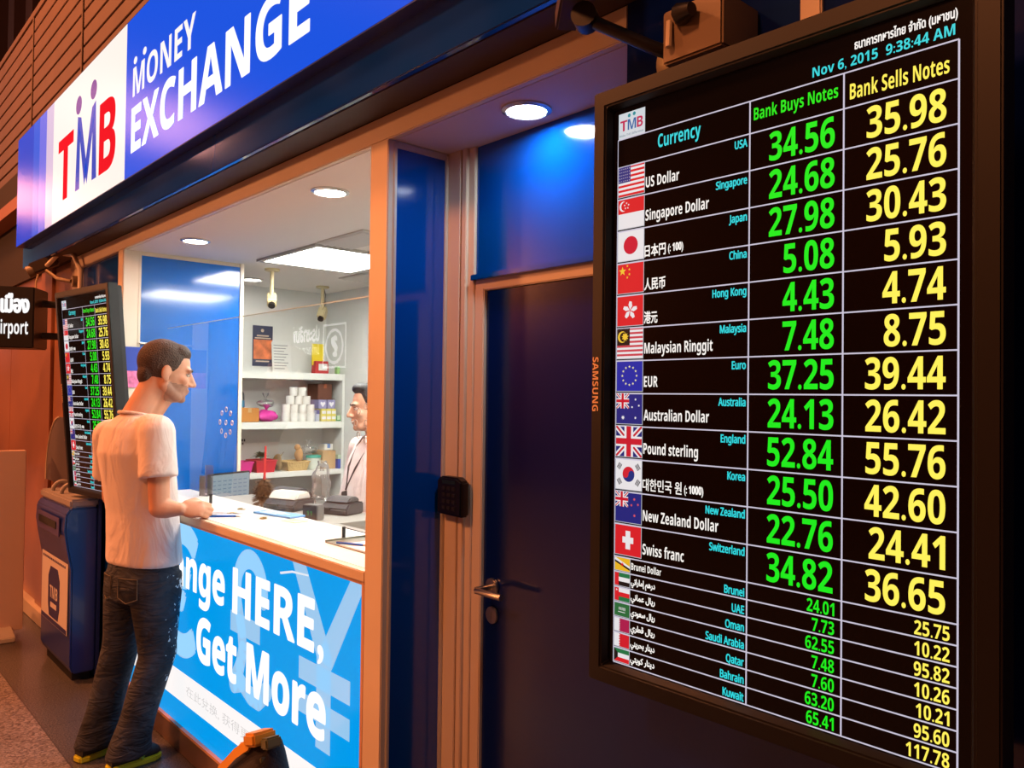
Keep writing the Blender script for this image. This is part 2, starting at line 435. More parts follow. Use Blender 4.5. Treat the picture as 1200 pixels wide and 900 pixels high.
# ------------------------------------------------------------------ lit sign above the booth
WHITE = glow('sign white', (255, 250, 244), .95)
t = thing('shop_sign', 'long backlit blue and white bank sign above the booth reading MONEY EXCHANGE', 'sign', (-3.7, 1.14, 2.59))
def at(t, mb, name, mats, **k):
    """mesh given in world coordinates, hung under a thing that sits unrotated at its own location"""
    mb.v = [tuple(Vector(p)-t.location) for p in mb.v]
    return mb.build(name, mats, t, **k)
sx0, sx1, sz0, sz1 = -6.36, -1.06, 2.592, 3.335
at(t, MB().box(sx0, sx1, 1.145, 1.21, sz0, sz1), 'sign_case', mat('sign case', (4, 40, 120), .35, spec=.25))
f = MB(); f.keep = True
bands = [(-6.36, -5.886, (18, 62, 205)), (-5.886, -5.717, (38, 88, 222)), (-5.717, -5.535, (105, 110, 232)), (-5.535, -5.36, (214, 196, 226)), (-5.36, -3.975, (255, 249, 242)), (-3.975, -1.06, (0, 84, 232))]
gm = []
for i, (a, c, rgb) in enumerate(bands):
    f.m(i).sheet(rect(a, c, sz0+.004, sz1-.004), 1.1445); gm.append(glow('sign band %d' % i, rgb, .92, rough=.2, spec=.22))
face = at(t, f, 'lit_face', gm)
def on_face(name, rgb, fn, y=1.1435):
    m = MB(); m.keep = True; fn(m); o = at(face_t, m, name, glow('ink %s' % str(rgb), rgb, .92, rough=.2)); o.parent = face; return o
face_t = t
RED, NAVY, VIOL = (224, 24, 34), (22, 66, 190), (118, 62, 150)
on_face('letter', RED, lambda m: letters(m, 'T', 0, 0, 1, box=(-5.225, -4.90, 2.702, 3.055), y=1.1435, fat=.004))
def em(m):
    x0, x1, z0, z1 = -4.845, -4.44, 2.70, 3.105; s_ = .085
    m.sheet([(x0, z0), (x0+s_, z0), (x0+s_, z1-.10), (x0+.03, z1)], 1.1435)
    m.sheet([(x1-s_, z0), (x1, z0), (x1-.03+.0, z1), (x1-s_, z1-.10)], 1.1435)
    m.sheet([(x0+.03, z1), (x0+.10, z1-.02), (-4.615, z0+.08), (-4.665, z0)], 1.1435)
    m.sheet([(x1-.03, z1), (x1-.10, z1-.02), (-4.665, z0+.08), (-4.615, z0)][::-1], 1.1435)
on_face('letter', NAVY, em)
on_face('letter', RED, lambda m: letters(m, 'B', 0, 0, 1, box=(-4.395, -4.125, 2.702, 3.055), y=1.1435, fat=.004))
on_face('dot', VIOL, lambda m: m.sheet(disc(-4.80, 3.165, .058, 24, .05), 1.1435))
on_face('dot', VIOL, lambda m: m.sheet(disc(-4.515, 3.172, .058, 24, .05), 1.1435))
INKW = (255, 255, 255)
on_face('word', INKW, lambda m: (letters(m, 'MONEY', 0, 0, 1, box=(-3.872, -3.112, 2.953, 3.090), y=1.1435), m.sheet(disc(-3.842, 3.118, .024, 20, .017), 1.1435), m.sheet(disc(-3.715, 3.122, .024, 20, .017), 1.1435)))
on_face('word', INKW, lambda m: letters(m, 'EXCHANGE', 0, 0, 1, box=(-3.882, -2.19, 2.698, 2.905), y=1.1435, fat=.003))

# ------------------------------------------------------------------ lit poster in the counter front
t = thing('lightbox', 'backlit sky blue poster box in the counter front reading HERE, Get More', 'lightbox', (-3.35, 1.35, .1))
at(t, MB().box(-4.58, -2.122, 1.338, 1.40, .103, 1.024), 'case', dark_trim)
# rebate frame in front of the poster
fr = MB().box(-4.58, -2.122, 1.322, 1.338, .100, .112).box(-2.135, -2.122, 1.322, 1.338, .112, 1.024).box(-4.58, -2.135, 1.330, 1.338, 1.014, 1.024).box(-4.58, -4.566, 1.322, 1.338, .112, 1.024)
at(t, fr, 'frame', mat('orange frame edge', (206, 160, 128), .4))
f = MB(); f.keep = True; f.sheet(rect(-4.566, -2.135, .112, 1.014), 1.3375)
poster = at(t, f, 'lit_poster', glow('poster blue', (0, 158, 240), .95, rough=.25, spec=.03))
face = poster; face_t = t
PALE = (150, 205, 246)
on_face('euro_sign', PALE, lambda m: letters(m, '\u20ac', 0, 0, 1, style='x', box=(-4.02, -3.515, .435, 1.005), y=1.3368, fat=.022))
def pound(m):
    y = 1.3368; w = .062
    pts = []
    c = (-2.965, .845); R = .118
    for k in range(15):
        a = math.radians(-8+200*k/14); pts.append((c[0]+R*math.cos(a), c[1]+.118*math.sin(a)))
    pts += [(-3.075, .78), (-3.035, .68), (-3.02, .60), (-3.045, .53), (-3.105, .45)]
    q = [(-3.105, .45), (-3.03, .475), (-2.95, .445), (-2.88, .445), (-2.805, .50)]
    for P_ in (pts, q):
        for i in range(len(P_)-1):
            a, c2 = Vector(P_[i]), Vector(P_[i+1]); d = (c2-a).normalized(); nrm = Vector((-d.y, d.x))*w*.62
            m.sheet([tuple(a-nrm), tuple(c2-nrm), tuple(c2+nrm), tuple(a+nrm)], y); m.sheet(disc(c2.x, c2.y, w*.62, 14), y)
    m.sheet(disc(pts[0][0], pts[0][1], w*.62, 14), y); m.sheet(rect(-3.14, -2.87, .655, .735), y)
on_face('pound_sign', PALE, pound)
def yen(m):
    y = 1.3368
    m.sheet([(-2.62, 1.013), (-2.52, 1.013), (-2.335, .74), (-2.435, .72)], y)
    m.sheet([(-2.225, 1.013), (-2.137, 1.013), (-2.335, .70), (-2.435, .72)], y)
    m.sheet(rect(-2.435, -2.338, .42, .74), y); m.sheet(rect(-2.56, -2.218, .618, .695), y); m.sheet(rect(-2.56, -2.218, .505, .575), y)
on_face('yen_sign', PALE, yen)
on_face('streak', (225, 240, 252), lambda m: m.sheet([(-2.715, .958), (-2.62, .978), (-2.50, .984), (-2.50, .978), (-2.62, .970), (-2.71, .950)], 1.3366))
on_face('white_band', INKW, lambda m: m.sheet([(-4.566, .213), (-2.135, .225), (-2.135, .352), (-4.566, .350)], 1.3367))
on_face('fine_print', (214, 214, 214), lambda m: letters(m, '\u5728\u6b64\u514c\u6362, \u83b7\u5f97\u66f4\u591a', 0, 0, 1, style='x', box=(-3.60, -2.86, .262, .308), y=1.3362))
on_face('slogan', INKW, lambda m: letters(m, 'Exchange', -3.205, .735, .172, xs=.99, align='r', y=1.3362, fat=.004))
on_face('slogan', INKW, lambda m: letters(m, 'HERE,', 0, 0, 1, box=(-3.121, -2.392, .702, .905), y=1.3362, fat=.004))
on_face('slogan', INKW, lambda m: letters(m, 'Get More', 0, 0, 1, box=(-3.488, -2.372, .452, .640), y=1.3362, fat=.005))

# ------------------------------------------------------------------ counter, staff desk, glass
t = thing('counter', 'white counter top with a tan front edge above the lit blue poster', 'counter', (-3.35, 1.5, 1.03))
at(t, MB().box(-4.575, -2.06, 1.352, 1.70, 1.026, 1.060), 'worktop', mat('white laminate worktop', (236, 230, 222), .3, noise=(4, .02)), bevel=.002)
at(t, MB().box(-4.575, -2.121, 1.321, 1.352, 1.026, 1.060), 'front_edge', tan, bevel=.003)
struct(MB().box(-4.575, -2.06, 1.40, 1.62, .02, 1.025).build('wall_counter', mat('counter carcass', (196, 190, 182), .6)))
t = thing('staff_desk', 'grey staff desk behind the white counter inside the booth', 'desk', (-3.35, 1.95, .85))
at(t, MB().box(-4.30, -3.10, 1.705, 2.06, 1.015, 1.040).box(-3.10, -2.06, 1.705, 1.80, 1.015, 1.040).box(-4.57, -4.30, 1.705, 2.06, .875, .900), 'desk_top', mat('grey desk laminate', (150, 148, 142), .35), bevel=.002)
at(t, MB().box(-4.57, -2.06, 1.71, 1.73, 0, .875).box(-4.32, -4.30, 1.73, 2.0, 0, 1.015).box(-2.09, -2.06, 1.73, 1.79, 0, 1.015).box(-3.12, -3.10, 1.73, 2.0, 0, 1.015), 'desk_panel', grey_metal)

glass_m = clear('booth glass', (.955, .975, .965, 1), refl=1.0, ior=1.48, film=.012)
t = thing('glass_screen', 'clear glass security screen with speaking holes standing on the white counter', 'glass screen', (-3.3, 1.556, 1.06))
g = MB(); g.keep = True
g.sheet([(-4.565, 1.0605), (-2.645, 1.0605), (-2.645, 1.106), (-2.085, 1.106), (-2.085, 1.0605), (-2.062, 1.0605), (-2.062, 1.962), (-4.565, 1.962)], 1.556)
at(t, g, 'pane', glass_m)
at(t, MB().box(-4.565, -2.062, 1.5545, 1.5575, 1.960, 1.9635), 'top_edge', mat('glass edge', (190, 214, 204), .3))
for cx_, cz_ in ((-3.748, 1.465), (-2.50, 1.50)):
    for k in range(9):
        r_ = 0 if k == 8 else .062; a = 2*PI*k/8+PI/2
        q = MB(); hx, hz = cx_+r_*math.cos(a)*1.15, cz_+r_*math.sin(a)
        q.tube([(hx+.0115*math.cos(2*PI*j/16), 1.5556, hz+.0115*math.sin(2*PI*j/16)) for j in range(16)], .0016, 6, closed=True)
        at(t, q, 'speaking_hole', steel, smooth=True)
for x in (-3.916, -2.645):
    at(t, MB().box(x-.004, x+.004, 1.550, 1.562, 1.060, 1.108), 'clip', black_pl, bevel=.001)
at(t, MB().box(-2.645, -2.085, 1.5545, 1.5575, 1.104, 1.1065), 'slot_edge', black_pl)
at(t, MB().tube([(-4.57, 1.41, 1.872), (-4.562, 1.556, 1.868)], .006, 8), 'support_rod', steel, smooth=True)

# ------------------------------------------------------------------ lamps
chrome = mat('lamp ring chrome', (210, 208, 202), .25, metal=.8)
def downlight(loc, r, label, strength, rgb=(255, 250, 240), group=None):
    t = thing('downlight', label, 'ceiling light', loc, group=group)
    prof = [(r+.016, 0), (r+.016, -.005), (r+.004, -.010), (r, -.006), (r, -.001)]
    m = MB(); m.lathe(prof, 32); m.build('ring', chrome, t, smooth=True)
    m = MB(); m.keep = True
    m.add([(r*math.cos(2*PI*k/32), r*math.sin(2*PI*k/32), -.0065) for k in range(32)], [tuple(range(31, -1, -1))])
    m.build('lamp', glow('downlight %g' % strength, rgb, strength), t)
    return t
LIT = 'recessed downlights'
downlight((-1.555, 1.452, 2.374), .052, 'bright cool downlight in the recess ceiling over the blue door', 150, (222, 238, 255))
downlight((-2.70, 1.507, 2.374), .056, 'round downlight in the booth ceiling beside the tan post', 105)
downlight((-4.047, 1.505, 2.374), .056, 'round downlight in the booth ceiling by the blue partition top', 105)
downlight((-5.13, 2.29, 2.374), .056, 'downlight half hidden past the back edge of the blue partition', 26)
def panel_light(x0, x1, y0, y1, label):
    t = thing('ceiling_panel_light', label, 'ceiling light', ((x0+x1)/2, (y0+y1)/2, 2.374))
    w_, d_ = (x1-x0)/2, (y1-y0)/2
    m = MB()
    m.box(-w_-.03, -w_, -d_-.03, d_+.03, -.014, 0).box(w_, w_+.03, -d_-.03, d_+.03, -.014, 0).box(-w_, w_, -d_-.03, -d_, -.014, 0).box(-w_, w_, d_, d_+.03, -.014, 0)
    m.build('frame', grey_metal, t)
    for k in range(2):
        q = MB(); a = -w_+k*w_
        q.box(a+.004, a+w_-.004, -d_, d_, -.010, -.002)
        q.build('diffuser', glow('fluorescent diffuser', (255, 253, 246), 33), t)
panel_light(-4.33, -3.70, 2.0, 2.56, 'large lit fluorescent ceiling panel beside the ceiling vents')
panel_light(-3.1, -2.5, 2.0, 2.6, 'added second ceiling panel, unseen behind the tan post, brightening the booth')  # extra panel out of view, added for more light in the booth
for x, y, lb in ((-3.42, 2.06, 'ceiling air vent grille in front of the lit ceiling panel'), (-4.42, 2.76, 'ceiling air vent grille behind the lit ceiling panel')):
    t = thing('air_vent', lb, 'vent', (x, y, 2.374), group=None)
    vm = mat('pale vent metal', (206, 202, 194), .5); m = MB().box(-.22, .22, -.10, .10, -.008, 0); m.build('frame', vm, t, bevel=.002)
    for k in range(5):
        q = MB(); yy = -.075+k*.0375; q.add([(-.2, yy-.012, -.009), (.2, yy-.012, -.009), (.2, yy+.012, -.016), (-.2, yy+.012, -.016), (-.2, yy-.012, -.011), (.2, yy-.012, -.011), (.2, yy+.012, -.018), (-.2, yy+.012, -.018)], [(0, 1, 2, 3), (7, 6, 5, 4), (0, 4, 5, 1), (2, 6, 7, 3), (0, 3, 7, 4), (1, 5, 6, 2)])
        q.build('slat', vm, t)

# ------------------------------------------------------------------ the rate boards
LC = 1.0
G_GREEN, G_YEL, G_CYAN, G_WHITE, G_LINE = [glow('pixel '+n, c, 1.0) for n, c in (('green', (20, 232, 30)), ('yellow', (255, 240, 92)), ('cyan', (40, 214, 222)), ('white', (244, 244, 240)), ('line', (196, 194, 214)))]
FC = {}
def fm(rgb):
    if rgb not in FC: FC[rgb] = glow('flag %d %d %d' % rgb, rgb, .85)
    return FC[rgb]
R_, W_, B_, Y_, K_, G2 = (222, 34, 44), (238, 240, 244), (34, 52, 150), (246, 206, 60), (24, 22, 24), (30, 120, 70)
def union(m, add, x0, x1, z0, z1):
    """union jack inside a rectangle"""
    w_, h_ = x1-x0, z1-z0; cx, cz = (x0+x1)/2, (z0+z1)/2
    add(rect(x0, x1, z0, z1), (28, 40, 120), 0)
    def diag(t, c, lv):
        for s in (1, -1):
            a = (x0, z0 if s > 0 else z1); b2 = (x1, z1 if s > 0 else z0)
            add([(a[0], a[1]), (a[0]+t*w_, a[1]), (b2[0], b2[1]-s*t*h_), (b2[0], b2[1]), (b2[0]-t*w_, b2[1]), (a[0], a[1]+s*t*h_)], c, lv)
    diag(.13, W_, 1); diag(.05, (206, 30, 50), 2)
    add(rect(cx-.17*w_, cx+.17*w_, z0, z1), W_, 3); add(rect(x0, x1, cz-.17*h_, cz+.17*h_), W_, 3)
    add(rect(cx-.09*w_, cx+.09*w_, z0, z1), (206, 30, 50), 4); add(rect(x0, x1, cz-.10*h_, cz+.10*h_), (206, 30, 50), 4)
def flag_shapes(kind, x0, x1, z0, z1):
    out = []
    def add(poly, rgb, lv=0): out.append((poly, rgb, lv))
    w_, h_ = x1-x0, z1-z0; cx, cz = (x0+x1)/2, (z0+z1)/2
    def X(a): return x0+a*w_
    def Z(a): return z0+a*h_
    def R(a, b_, c, d, rgb, lv=0): add(rect(X(a), X(b_), Z(c), Z(d)), rgb, lv)
    if kind == 'USA':
        for i in range(13): R(0, 1, i/13, (i+1)/13, R_ if i % 2 == 0 else W_)
        R(0, .47, 6/13, 1, (40, 48, 128), 1)
        for r in range(5):
            for c in range(6): add(star(X(.045+c*.077), Z(.52+r*.1), .022*h_), W_, 2)
    elif kind == 'Singapore':
        R(0, 1, 0, .5, W_); R(0, 1, .5, 1, R_)
        add(disc(X(.2), Z(.75), .17*h_), W_, 1); add(disc(X(.26), Z(.75), .155*h_), R_, 2)
        for k in range(5): a = PI/2+2*PI*k/5; add(star(X(.33)+.09*h_*math.cos(a), Z(.75)+.09*h_*math.sin(a), .04*h_), W_, 3)
    elif kind == 'Japan': R(0, 1, 0, 1, W_); add(disc(cx, cz, .3*h_), (206, 24, 56), 1)
    elif kind == 'China':
        R(0, 1, 0, 1, R_); add(star(X(.19), Z(.74), .16*h_), Y_, 1)
        for a, b_ in ((.38, .9), (.46, .78), (.46, .62), (.38, .52)): add(star(X(a), Z(b_), .05*h_), Y_, 1)
    elif kind == 'Hong Kong':
        R(0, 1, 0, 1, R_)
        for k in range(5):
            a = PI/2+2*PI*k/5; d = Vector((math.cos(a), math.sin(a))); n_ = Vector((-d.y, d.x)); o = Vector((cx, cz)); s = .3*h_
            add([tuple(o+d*s*.06), tuple(o+d*s*.45-n_*s*.30), tuple(o+d*s*.95-n_*s*.22), tuple(o+d*s*1.0+n_*s*.10), tuple(o+d*s*.6+n_*s*.22)], W_, 1)
    elif kind == 'Malaysia':
        for i in range(14): R(0, 1, i/14, (i+1)/14, W_ if i % 2 == 0 else (206, 70, 84))
        R(0, .5, 6/14, 1, K_, 1); add(disc(X(.21), Z(.71), .19*h_), Y_, 2); add(disc(X(.26), Z(.71), .16*h_), K_, 3); add(star(X(.32), Z(.71), .15*h_, 9, inner=.6), Y_, 4)
    elif kind == 'Euro':
        R(0, 1, 0, 1, (24, 44, 170))
        for k in range(12): a = 2*PI*k/12; add(star(cx+.3*h_*math.cos(a), cz+.3*h_*math.sin(a), .05*h_), (240, 236, 170), 1)
    elif kind in ('Australia', 'New Zealand'):
        R(0, 1, 0, 1, (30, 40, 128)); sub = []
        union(None, lambda p, c, l: add(p, c, l+1), x0, X(.5), Z(.5), z1)
        pts = ((.27, .2, .07), (.75, .8, .04), (.88, .6, .04), (.62, .55, .04), (.75, .2, .045)) if kind == 'Australia' else ((.74, .78, .05), (.88, .62, .045), (.63, .58, .045), (.75, .25, .05))
        for a, b_, s in pts: add(star(X(a), Z(b_), s*h_*1.1, 7, inner=.5), W_ if kind == 'Australia' else (226, 90, 100), 6)
    elif kind == 'England': union(None, add, x0, x1, z0, z1)
    elif kind == 'Korea':
        R(0, 1, 0, 1, W_); r = .25*h_
        add(disc(cx, cz, r, 32), (28, 50, 130), 1)
        up_ = [(cx+r*math.cos(a), cz+r*math.sin(a)) for a in [PI*k/16 for k in range(17)]]
        up_ += [(cx-r/2-r/2*math.cos(a), cz-r/2*math.sin(a)) for a in [PI*k/8 for k in range(9)]]
        up_ += [(cx+r/2-r/2*math.cos(a), cz+r/2*math.sin(a)) for a in [PI*k/8 for k in range(9)]]
        add(up_, (212, 36, 54), 2)
        for ax, az in ((-1, 1), (1, 1), (-1, -1), (1, -1)):
            d = Vector((ax*.83, az*.55)); d.normalize(); n_ = Vector((-d.y, d.x)); o = Vector((cx, cz))+d*.46*h_
            for k in (-1, 0, 1):
                c2 = o+d*k*.055*h_; add([tuple(c2-n_*.1*h_-d*.017*h_), tuple(c2+n_*.1*h_-d*.017*h_), tuple(c2+n_*.1*h_+d*.017*h_), tuple(c2-n_*.1*h_+d*.017*h_)], (60, 60, 66), 1)
    elif kind == 'Switzerland': R(0, 1, 0, 1, R_); R(.41, .59, .2, .8, W_, 1); R(.29, .71, .4, .6, W_, 1)
    elif kind == 'Brunei':
        R(0, 1, 0, 1, (240, 190, 40)); add([(X(0), Z(1)), (X(0), Z(.66)), (X(1), Z(.12)), (X(1), Z(.42))], W_, 1); add([(X(0), Z(.8)), (X(0), Z(.64)), (X(1), Z(.10)), (X(1), Z(.26))], K_, 2)
        add(star(cx, cz, .2*h_), R_, 3)
    elif kind == 'UAE': R(0, 1, 0, .33, K_); R(0, 1, .33, .67, W_); R(0, 1, .67, 1, G2); R(0, .27, 0, 1, R_, 1)
    elif kind == 'Oman': R(0, 1, 0, .33, G2); R(0, 1, .33, .67, R_); R(0, 1, .67, 1, W_); R(0, .28, 0, 1, R_, 1); add(star(X(.14), Z(.82), .1*h_), W_, 2)
    elif kind == 'Saudi Arabia':
        R(0, 1, 0, 1, (40, 110, 60)); R(.25, .72, .3, .35, W_, 1)
        for a in (.3, .4, .5, .6, .68): R(a, a+.04, .48, .7, W_, 1)
    elif kind in ('Qatar', 'Bahrain'):
        c = (176, 30, 80) if kind == 'Qatar' else (214, 30, 46)
        R(0, 1, 0, 1, c); n = 9 if kind == 'Qatar' else 5
        poly = [(X(0), Z(1)), (X(0), Z(0))]
        for i in range(n): poly += [(X(.30), Z(i/n)), (X(.40), Z((i+.5)/n))]
        poly += [(X(.30), Z(1))]; add(poly, W_, 1)
    elif kind == 'Kuwait': R(0, 1, 0, .33, R_); R(0, 1, .33, .67, W_); R(0, 1, .67, 1, G2); add([(X(0), Z(0)), (X(.26), Z(.33)), (X(.26), Z(.67)), (X(0), Z(1))], K_, 1)
    return out

RATES = [('USA', 'US Dollar', '34.56', '35.98'), ('Singapore', 'Singapore Dollar', '24.68', '25.76'), ('Japan', '\u65e5\u672c\u5186', '27.98', '30.43'),
         ('China', '\u4eba\u6c11\u5e01', '5.08', '5.93'), ('Hong Kong', '\u6e2f\u5143', '4.43', '4.74'), ('Malaysia', 'Malaysian Ringgit', '7.48', '8.75'),
         ('Euro', 'EUR', '37.25', '39.44'), ('Australia', 'Australian Dollar', '24.13', '26.42'), ('England', 'Pound sterling', '52.84', '55.76'),
         ('Korea', '\ub300\ud55c\ubbfc\uad6d \uc6d0', '25.50', '42.60'), ('New Zealand', 'New Zealand Dollar', '22.76', '24.41'), ('Switzerland', 'Swiss franc', '34.82', '36.65'),
         ('Brunei', 'Brunei Dollar', '24.01', '25.75'),
         ('UAE', '\ufef2\ufe97\ufe8d\ufead\ufe8e\ufee3\ufe87 \ufee2\ufeeb\ufead\ufea9', '7.73', '10.22'), ('Oman', '\ufef2\ufee7\ufe8e\ufee4\ufecb \ufedd\ufe8e\ufbff\ufead'.replace('\ufedd\ufe8e\ufbff\ufead', '\ufedd\ufe8e\ufef3\ufead'), '62.55', '95.82'),
         ('Saudi Arabia', '\ufef1\ufea9\ufeee\ufecc\ufeb3 \ufedd\ufe8e\ufef3\ufead', '7.48', '10.26'), ('Qatar', '\ufef1\ufeae\ufec4\ufed7 \ufedd\ufe8e\ufef3\ufead', '7.60', '10.21'),
         ('Bahrain', '\ufef2\ufee8\ufef3\ufeae\ufea4\ufe91 \ufead\ufe8e\ufee8\ufef3\ufea9', '63.20', '95.60'), ('Kuwait', '\ufef2\ufe98\ufef3\ufeee\ufedb \ufead\ufe8e\ufee8\ufef3\ufea9', '65.41', '117.78')]
bezel_m = mat('black brown board frame', (9, 7, 6), .45, spec=.35)
BX, BZ = -.687, 1.628
def make_board():
    t = thing('rate_board', 'large black exchange rate screen nearest the camera, hung upright before the blue wall', 'display screen', (BX, 1.15, BZ), group='exchange rate boards')
    def px(x): return x-BX
    def pz(z): return z-BZ
    x0, x1, z0, z1 = px(-1.0405), px(-.334), pz(1.064), pz(2.1917)
    ix0, ix1, iz0, iz1 = px(-1.010), px(-.366), pz(1.094), pz(2.160)
    # bevelled frame: outer rim, sloping inwards to the glass
    m = MB()
    o = [(x0, z0), (x1, z0), (x1, z1), (x0, z1)]; i_ = [(ix0, iz0), (ix1, iz0), (ix1, iz1), (ix0, iz1)]
    g_ = [(ix0+.008, iz0+.008), (ix1-.008, iz0+.008), (ix1-.008, iz1-.008), (ix0+.008, iz1-.008)]
    vs = [(p[0], .05, p[1]) for p in o]+[(p[0], 0, p[1]) for p in o]+[(p[0], -.001, p[1]) for p in i_]+[(p[0], .014, p[1]) for p in g_]+[(p[0], .05, p[1]) for p in g_]
    fs = []
    for r in range(4):
        for k in range(4): j = (k+1) % 4; fs.append((r*4+k, r*4+j, r*4+4+j, r*4+4+k))
    for k in range(4): j = (k+1) % 4; fs.append((16+k, 16+j, j, k))
    m.add(vs, fs)
    frame = m.build('frame', bezel_m, t, bevel=.003)
    q = MB(); q.keep = True; letters(q, 'SAMSUNG', 0, 0, 1, box=(-.052, .052, -.0075, .0075), y=0)
    for i, p in enumerate(q.v): q.v[i] = (px(-1.0275)+p[2]*1.0, -.0015, pz(1.628)-p[0])
    q.build('maker_lettering', mat('frame lettering', (226, 190, 150), .5), frame)
    m = MB(); m.box(x0+.012, x1-.012, .05, .075, z0+.012, z1-.012)
    m.prism([(x0+.06, .075), (x0+.13, .112), (x1-.13, .112), (x1-.06, .075)], z0+.10, z1-.14, 'z')
    m.build('rear_housing', black_matt, t, bevel=.004)
    m = MB().box(-.10, .10, .112, .168, -.16, .16); m.build('wall_bracket', black_matt, t)
    m = MB().box(ix0+.006, ix1-.006, .0155, .03, iz0+.006, iz1-.006)
    sc = m.build('screen', mat('dark screen glass', (5, 3, 3), .2, spec=.25), t)
    YS = .0150
    def ink(name, mats, fn, label=None):
        q = MB(); q.keep = True; fn(q); ob = q.build(name, mats, sc)
        if label: ob['label'] = label
        return ob
    c0, c1, c2, c3 = px(-.990), px(-.708), px(-.550), px(-.391)
    zt, zh = pz(2.0930), pz(2.0393); rp = .0613; zs = zh-12*rp; sp = (zs-pz(1.105))/7
    def lines(q):
        t_ = .0011
        ys = [zt, zh]+[zh-rp*k for k in range(1, 13)]+[zs-sp*k for k in range(1, 8)]
        for z in ys: q.sheet(rect(c0, c3, z-t_, z+t_), YS-.0002)
        for i, x in enumerate((c0, c1, c2, c3)): q.sheet(rect(x-t_*(.6 if i == 0 else 1.15), x+t_*(.6 if i == 0 else 1.15), ys[-1], zt), YS-.0002)
    ink('table_lines', G_LINE, lines)
    # bank logo tile
    def logo(q):
        q.m(0).sheet(rect(c0+.001, px(-.926), zt+.001, pz(2.142)), YS)
        q.m(1); letters(q, 'T', 0, 0, 1, box=(px(-.985), px(-.968), pz(2.108), pz(2.128)), y=YS-.0003); letters(q, 'B', 0, 0, 1, box=(px(-.945), px(-.931), pz(2.108), pz(2.128)), y=YS-.0003)
        q.m(2); letters(q, 'M', 0, 0, 1, box=(px(-.967), px(-.947), pz(2.108), pz(2.128)), y=YS-.0003)
        q.m(3); q.sheet(disc(px(-.9635), pz(2.135), .0035), YS-.0003); q.sheet(disc(px(-.9515), pz(2.136), .0035), YS-.0003)
        q.m(4); letters(q, 'Make THE Difference', 0, 0, 1, style='s', box=(px(-.986), px(-.930), pz(2.0975), pz(2.102)), y=YS-.0003)
    ink('logo_tile', [fm((214, 226, 234)), fm((196, 40, 90)), fm((40, 104, 170)), fm((40, 150, 160)), fm((90, 110, 130))], logo, 'small pale bank logo tile on the screen')
    ink('heading', G_WHITE, lambda q: letters(q, '\u0e18\u0e19\u0e32\u0e04\u0e32\u0e23\u0e17\u0e2b\u0e32\u0e23\u0e44\u0e17\u0e22 \u0e08\u0e33\u0e01\u0e31\u0e14 (\u0e21\u0e2b\u0e32\u0e0a\u0e19)', 0, 0, 1, style='x', box=(px(-.534), px(-.393), pz(2.120), pz(2.1395)), y=YS, fat=.0004))
    ink('date_and_time', G_CYAN, lambda q: letters(q, 'Nov 6, 2015  9:38:44 AM', 0, 0, 1, box=(px(-.600), px(-.396), pz(2.0985), pz(2.1165)), y=YS))
    ink('column_heading', G_CYAN, lambda q: letters(q, 'Currency', 0, 0, 1, box=(px(-.896), px(-.804), pz(2.0505), pz(2.083)), y=YS))
    ink('column_heading', G_GREEN, lambda q: letters(q, 'Bank Buys Notes', 0, 0, 1, box=(px(-.701), px(-.559), pz(2.053), pz(2.081)), y=YS))
    ink('column_heading', G_YEL, lambda q: letters(q, 'Bank Sells Notes', 0, 0, 1, box=(px(-.541), px(-.403), pz(2.0505), pz(2.0755)), y=YS))
    for i, (land, name, buy, sell) in enumerate(RATES):
        big = i < 12
        top = zh-rp*i if big else zs-sp*(i-12); bot = top-(rp if big else sp)
        fx0, fx1 = c0+.002, (px(-.9265) if big else px(-.952)); fz0, fz1 = (bot+.005, top+.0005) if big else (bot+.003, top-.0015)
        shp = flag_shapes(land, fx0, fx1, fz0, fz1); cols = []
        def fl(q):
            q.m(0).sheet(rect(fx0-.0012, fx1+.0012, fz0-.0012, fz1+.0012), YS); 
            for poly, rgb, lv in shp:
                if rgb not in cols: cols.append(rgb)
                q.m(1+cols.index(rgb)).sheet(poly, YS-.0001*(lv+1))
        q = MB(); q.keep = True; fl(q)
        fo = q.build('flag', [fm((190, 196, 206))]+[fm(c) for c in cols], sc); fo['label'] = 'small flag of %s' % ('the European Union' if land == 'Euro' else 'Britain' if land == 'England' else land)
        if big:
            if ord(name[0]) > 0x2000:
                cjk = ord(name[0]) < 0xac00
                wn = (.047 if i == 2 else .047 if i == 3 else .030) if cjk else .086
                ink('currency_name', G_WHITE, lambda q: letters(q, name, 0, 0, 1, style='x', box=(px(-.924), px(-.924)+wn, bot+.0065, bot+.0285), y=YS, fat=.0005 if cjk else .0003))
                ex = {2: '(: 100)', 9: '(: 1000)'}.get(i)
                if ex: ink('unit_note', G_WHITE, lambda q: letters(q, ex, px(-.924)+wn+.006, bot+.0105, .0135, xs=.62, y=YS, fat=.0004))
            else:
                ink('currency_name', G_WHITE, lambda q: letters(q, name, px(-.923), bot+.0125, .0195, xs=.605, y=YS))
            ink('country_name', G_CYAN, lambda q: letters(q, land, px(-.713), top-.0195, .0128, xs=.70, align='r', style='s', y=YS, fat=.0005))
            ink('buying_rate', G_GREEN, lambda q: letters(q, buy, px(-.564), bot+.0085, .0455, xs=.70, align='r', y=YS, fat=.0002))
            ink('selling_rate', G_YEL, lambda q: letters(q, sell, px(-.407), bot+.0085, .0455, xs=.70, align='r', y=YS, fat=.0002))
        else:
            if i == 12: ink('currency_name', G_WHITE, lambda q: letters(q, name, px(-.949), bot+.0085, .0125, xs=.60, y=YS))
            else: ink('currency_name', G_WHITE, lambda q: letters(q, name, 0, 0, 1, style='x', box=(px(-.949), px(-.949)+.055, bot+.004, bot+.021), y=YS, fat=.0005))
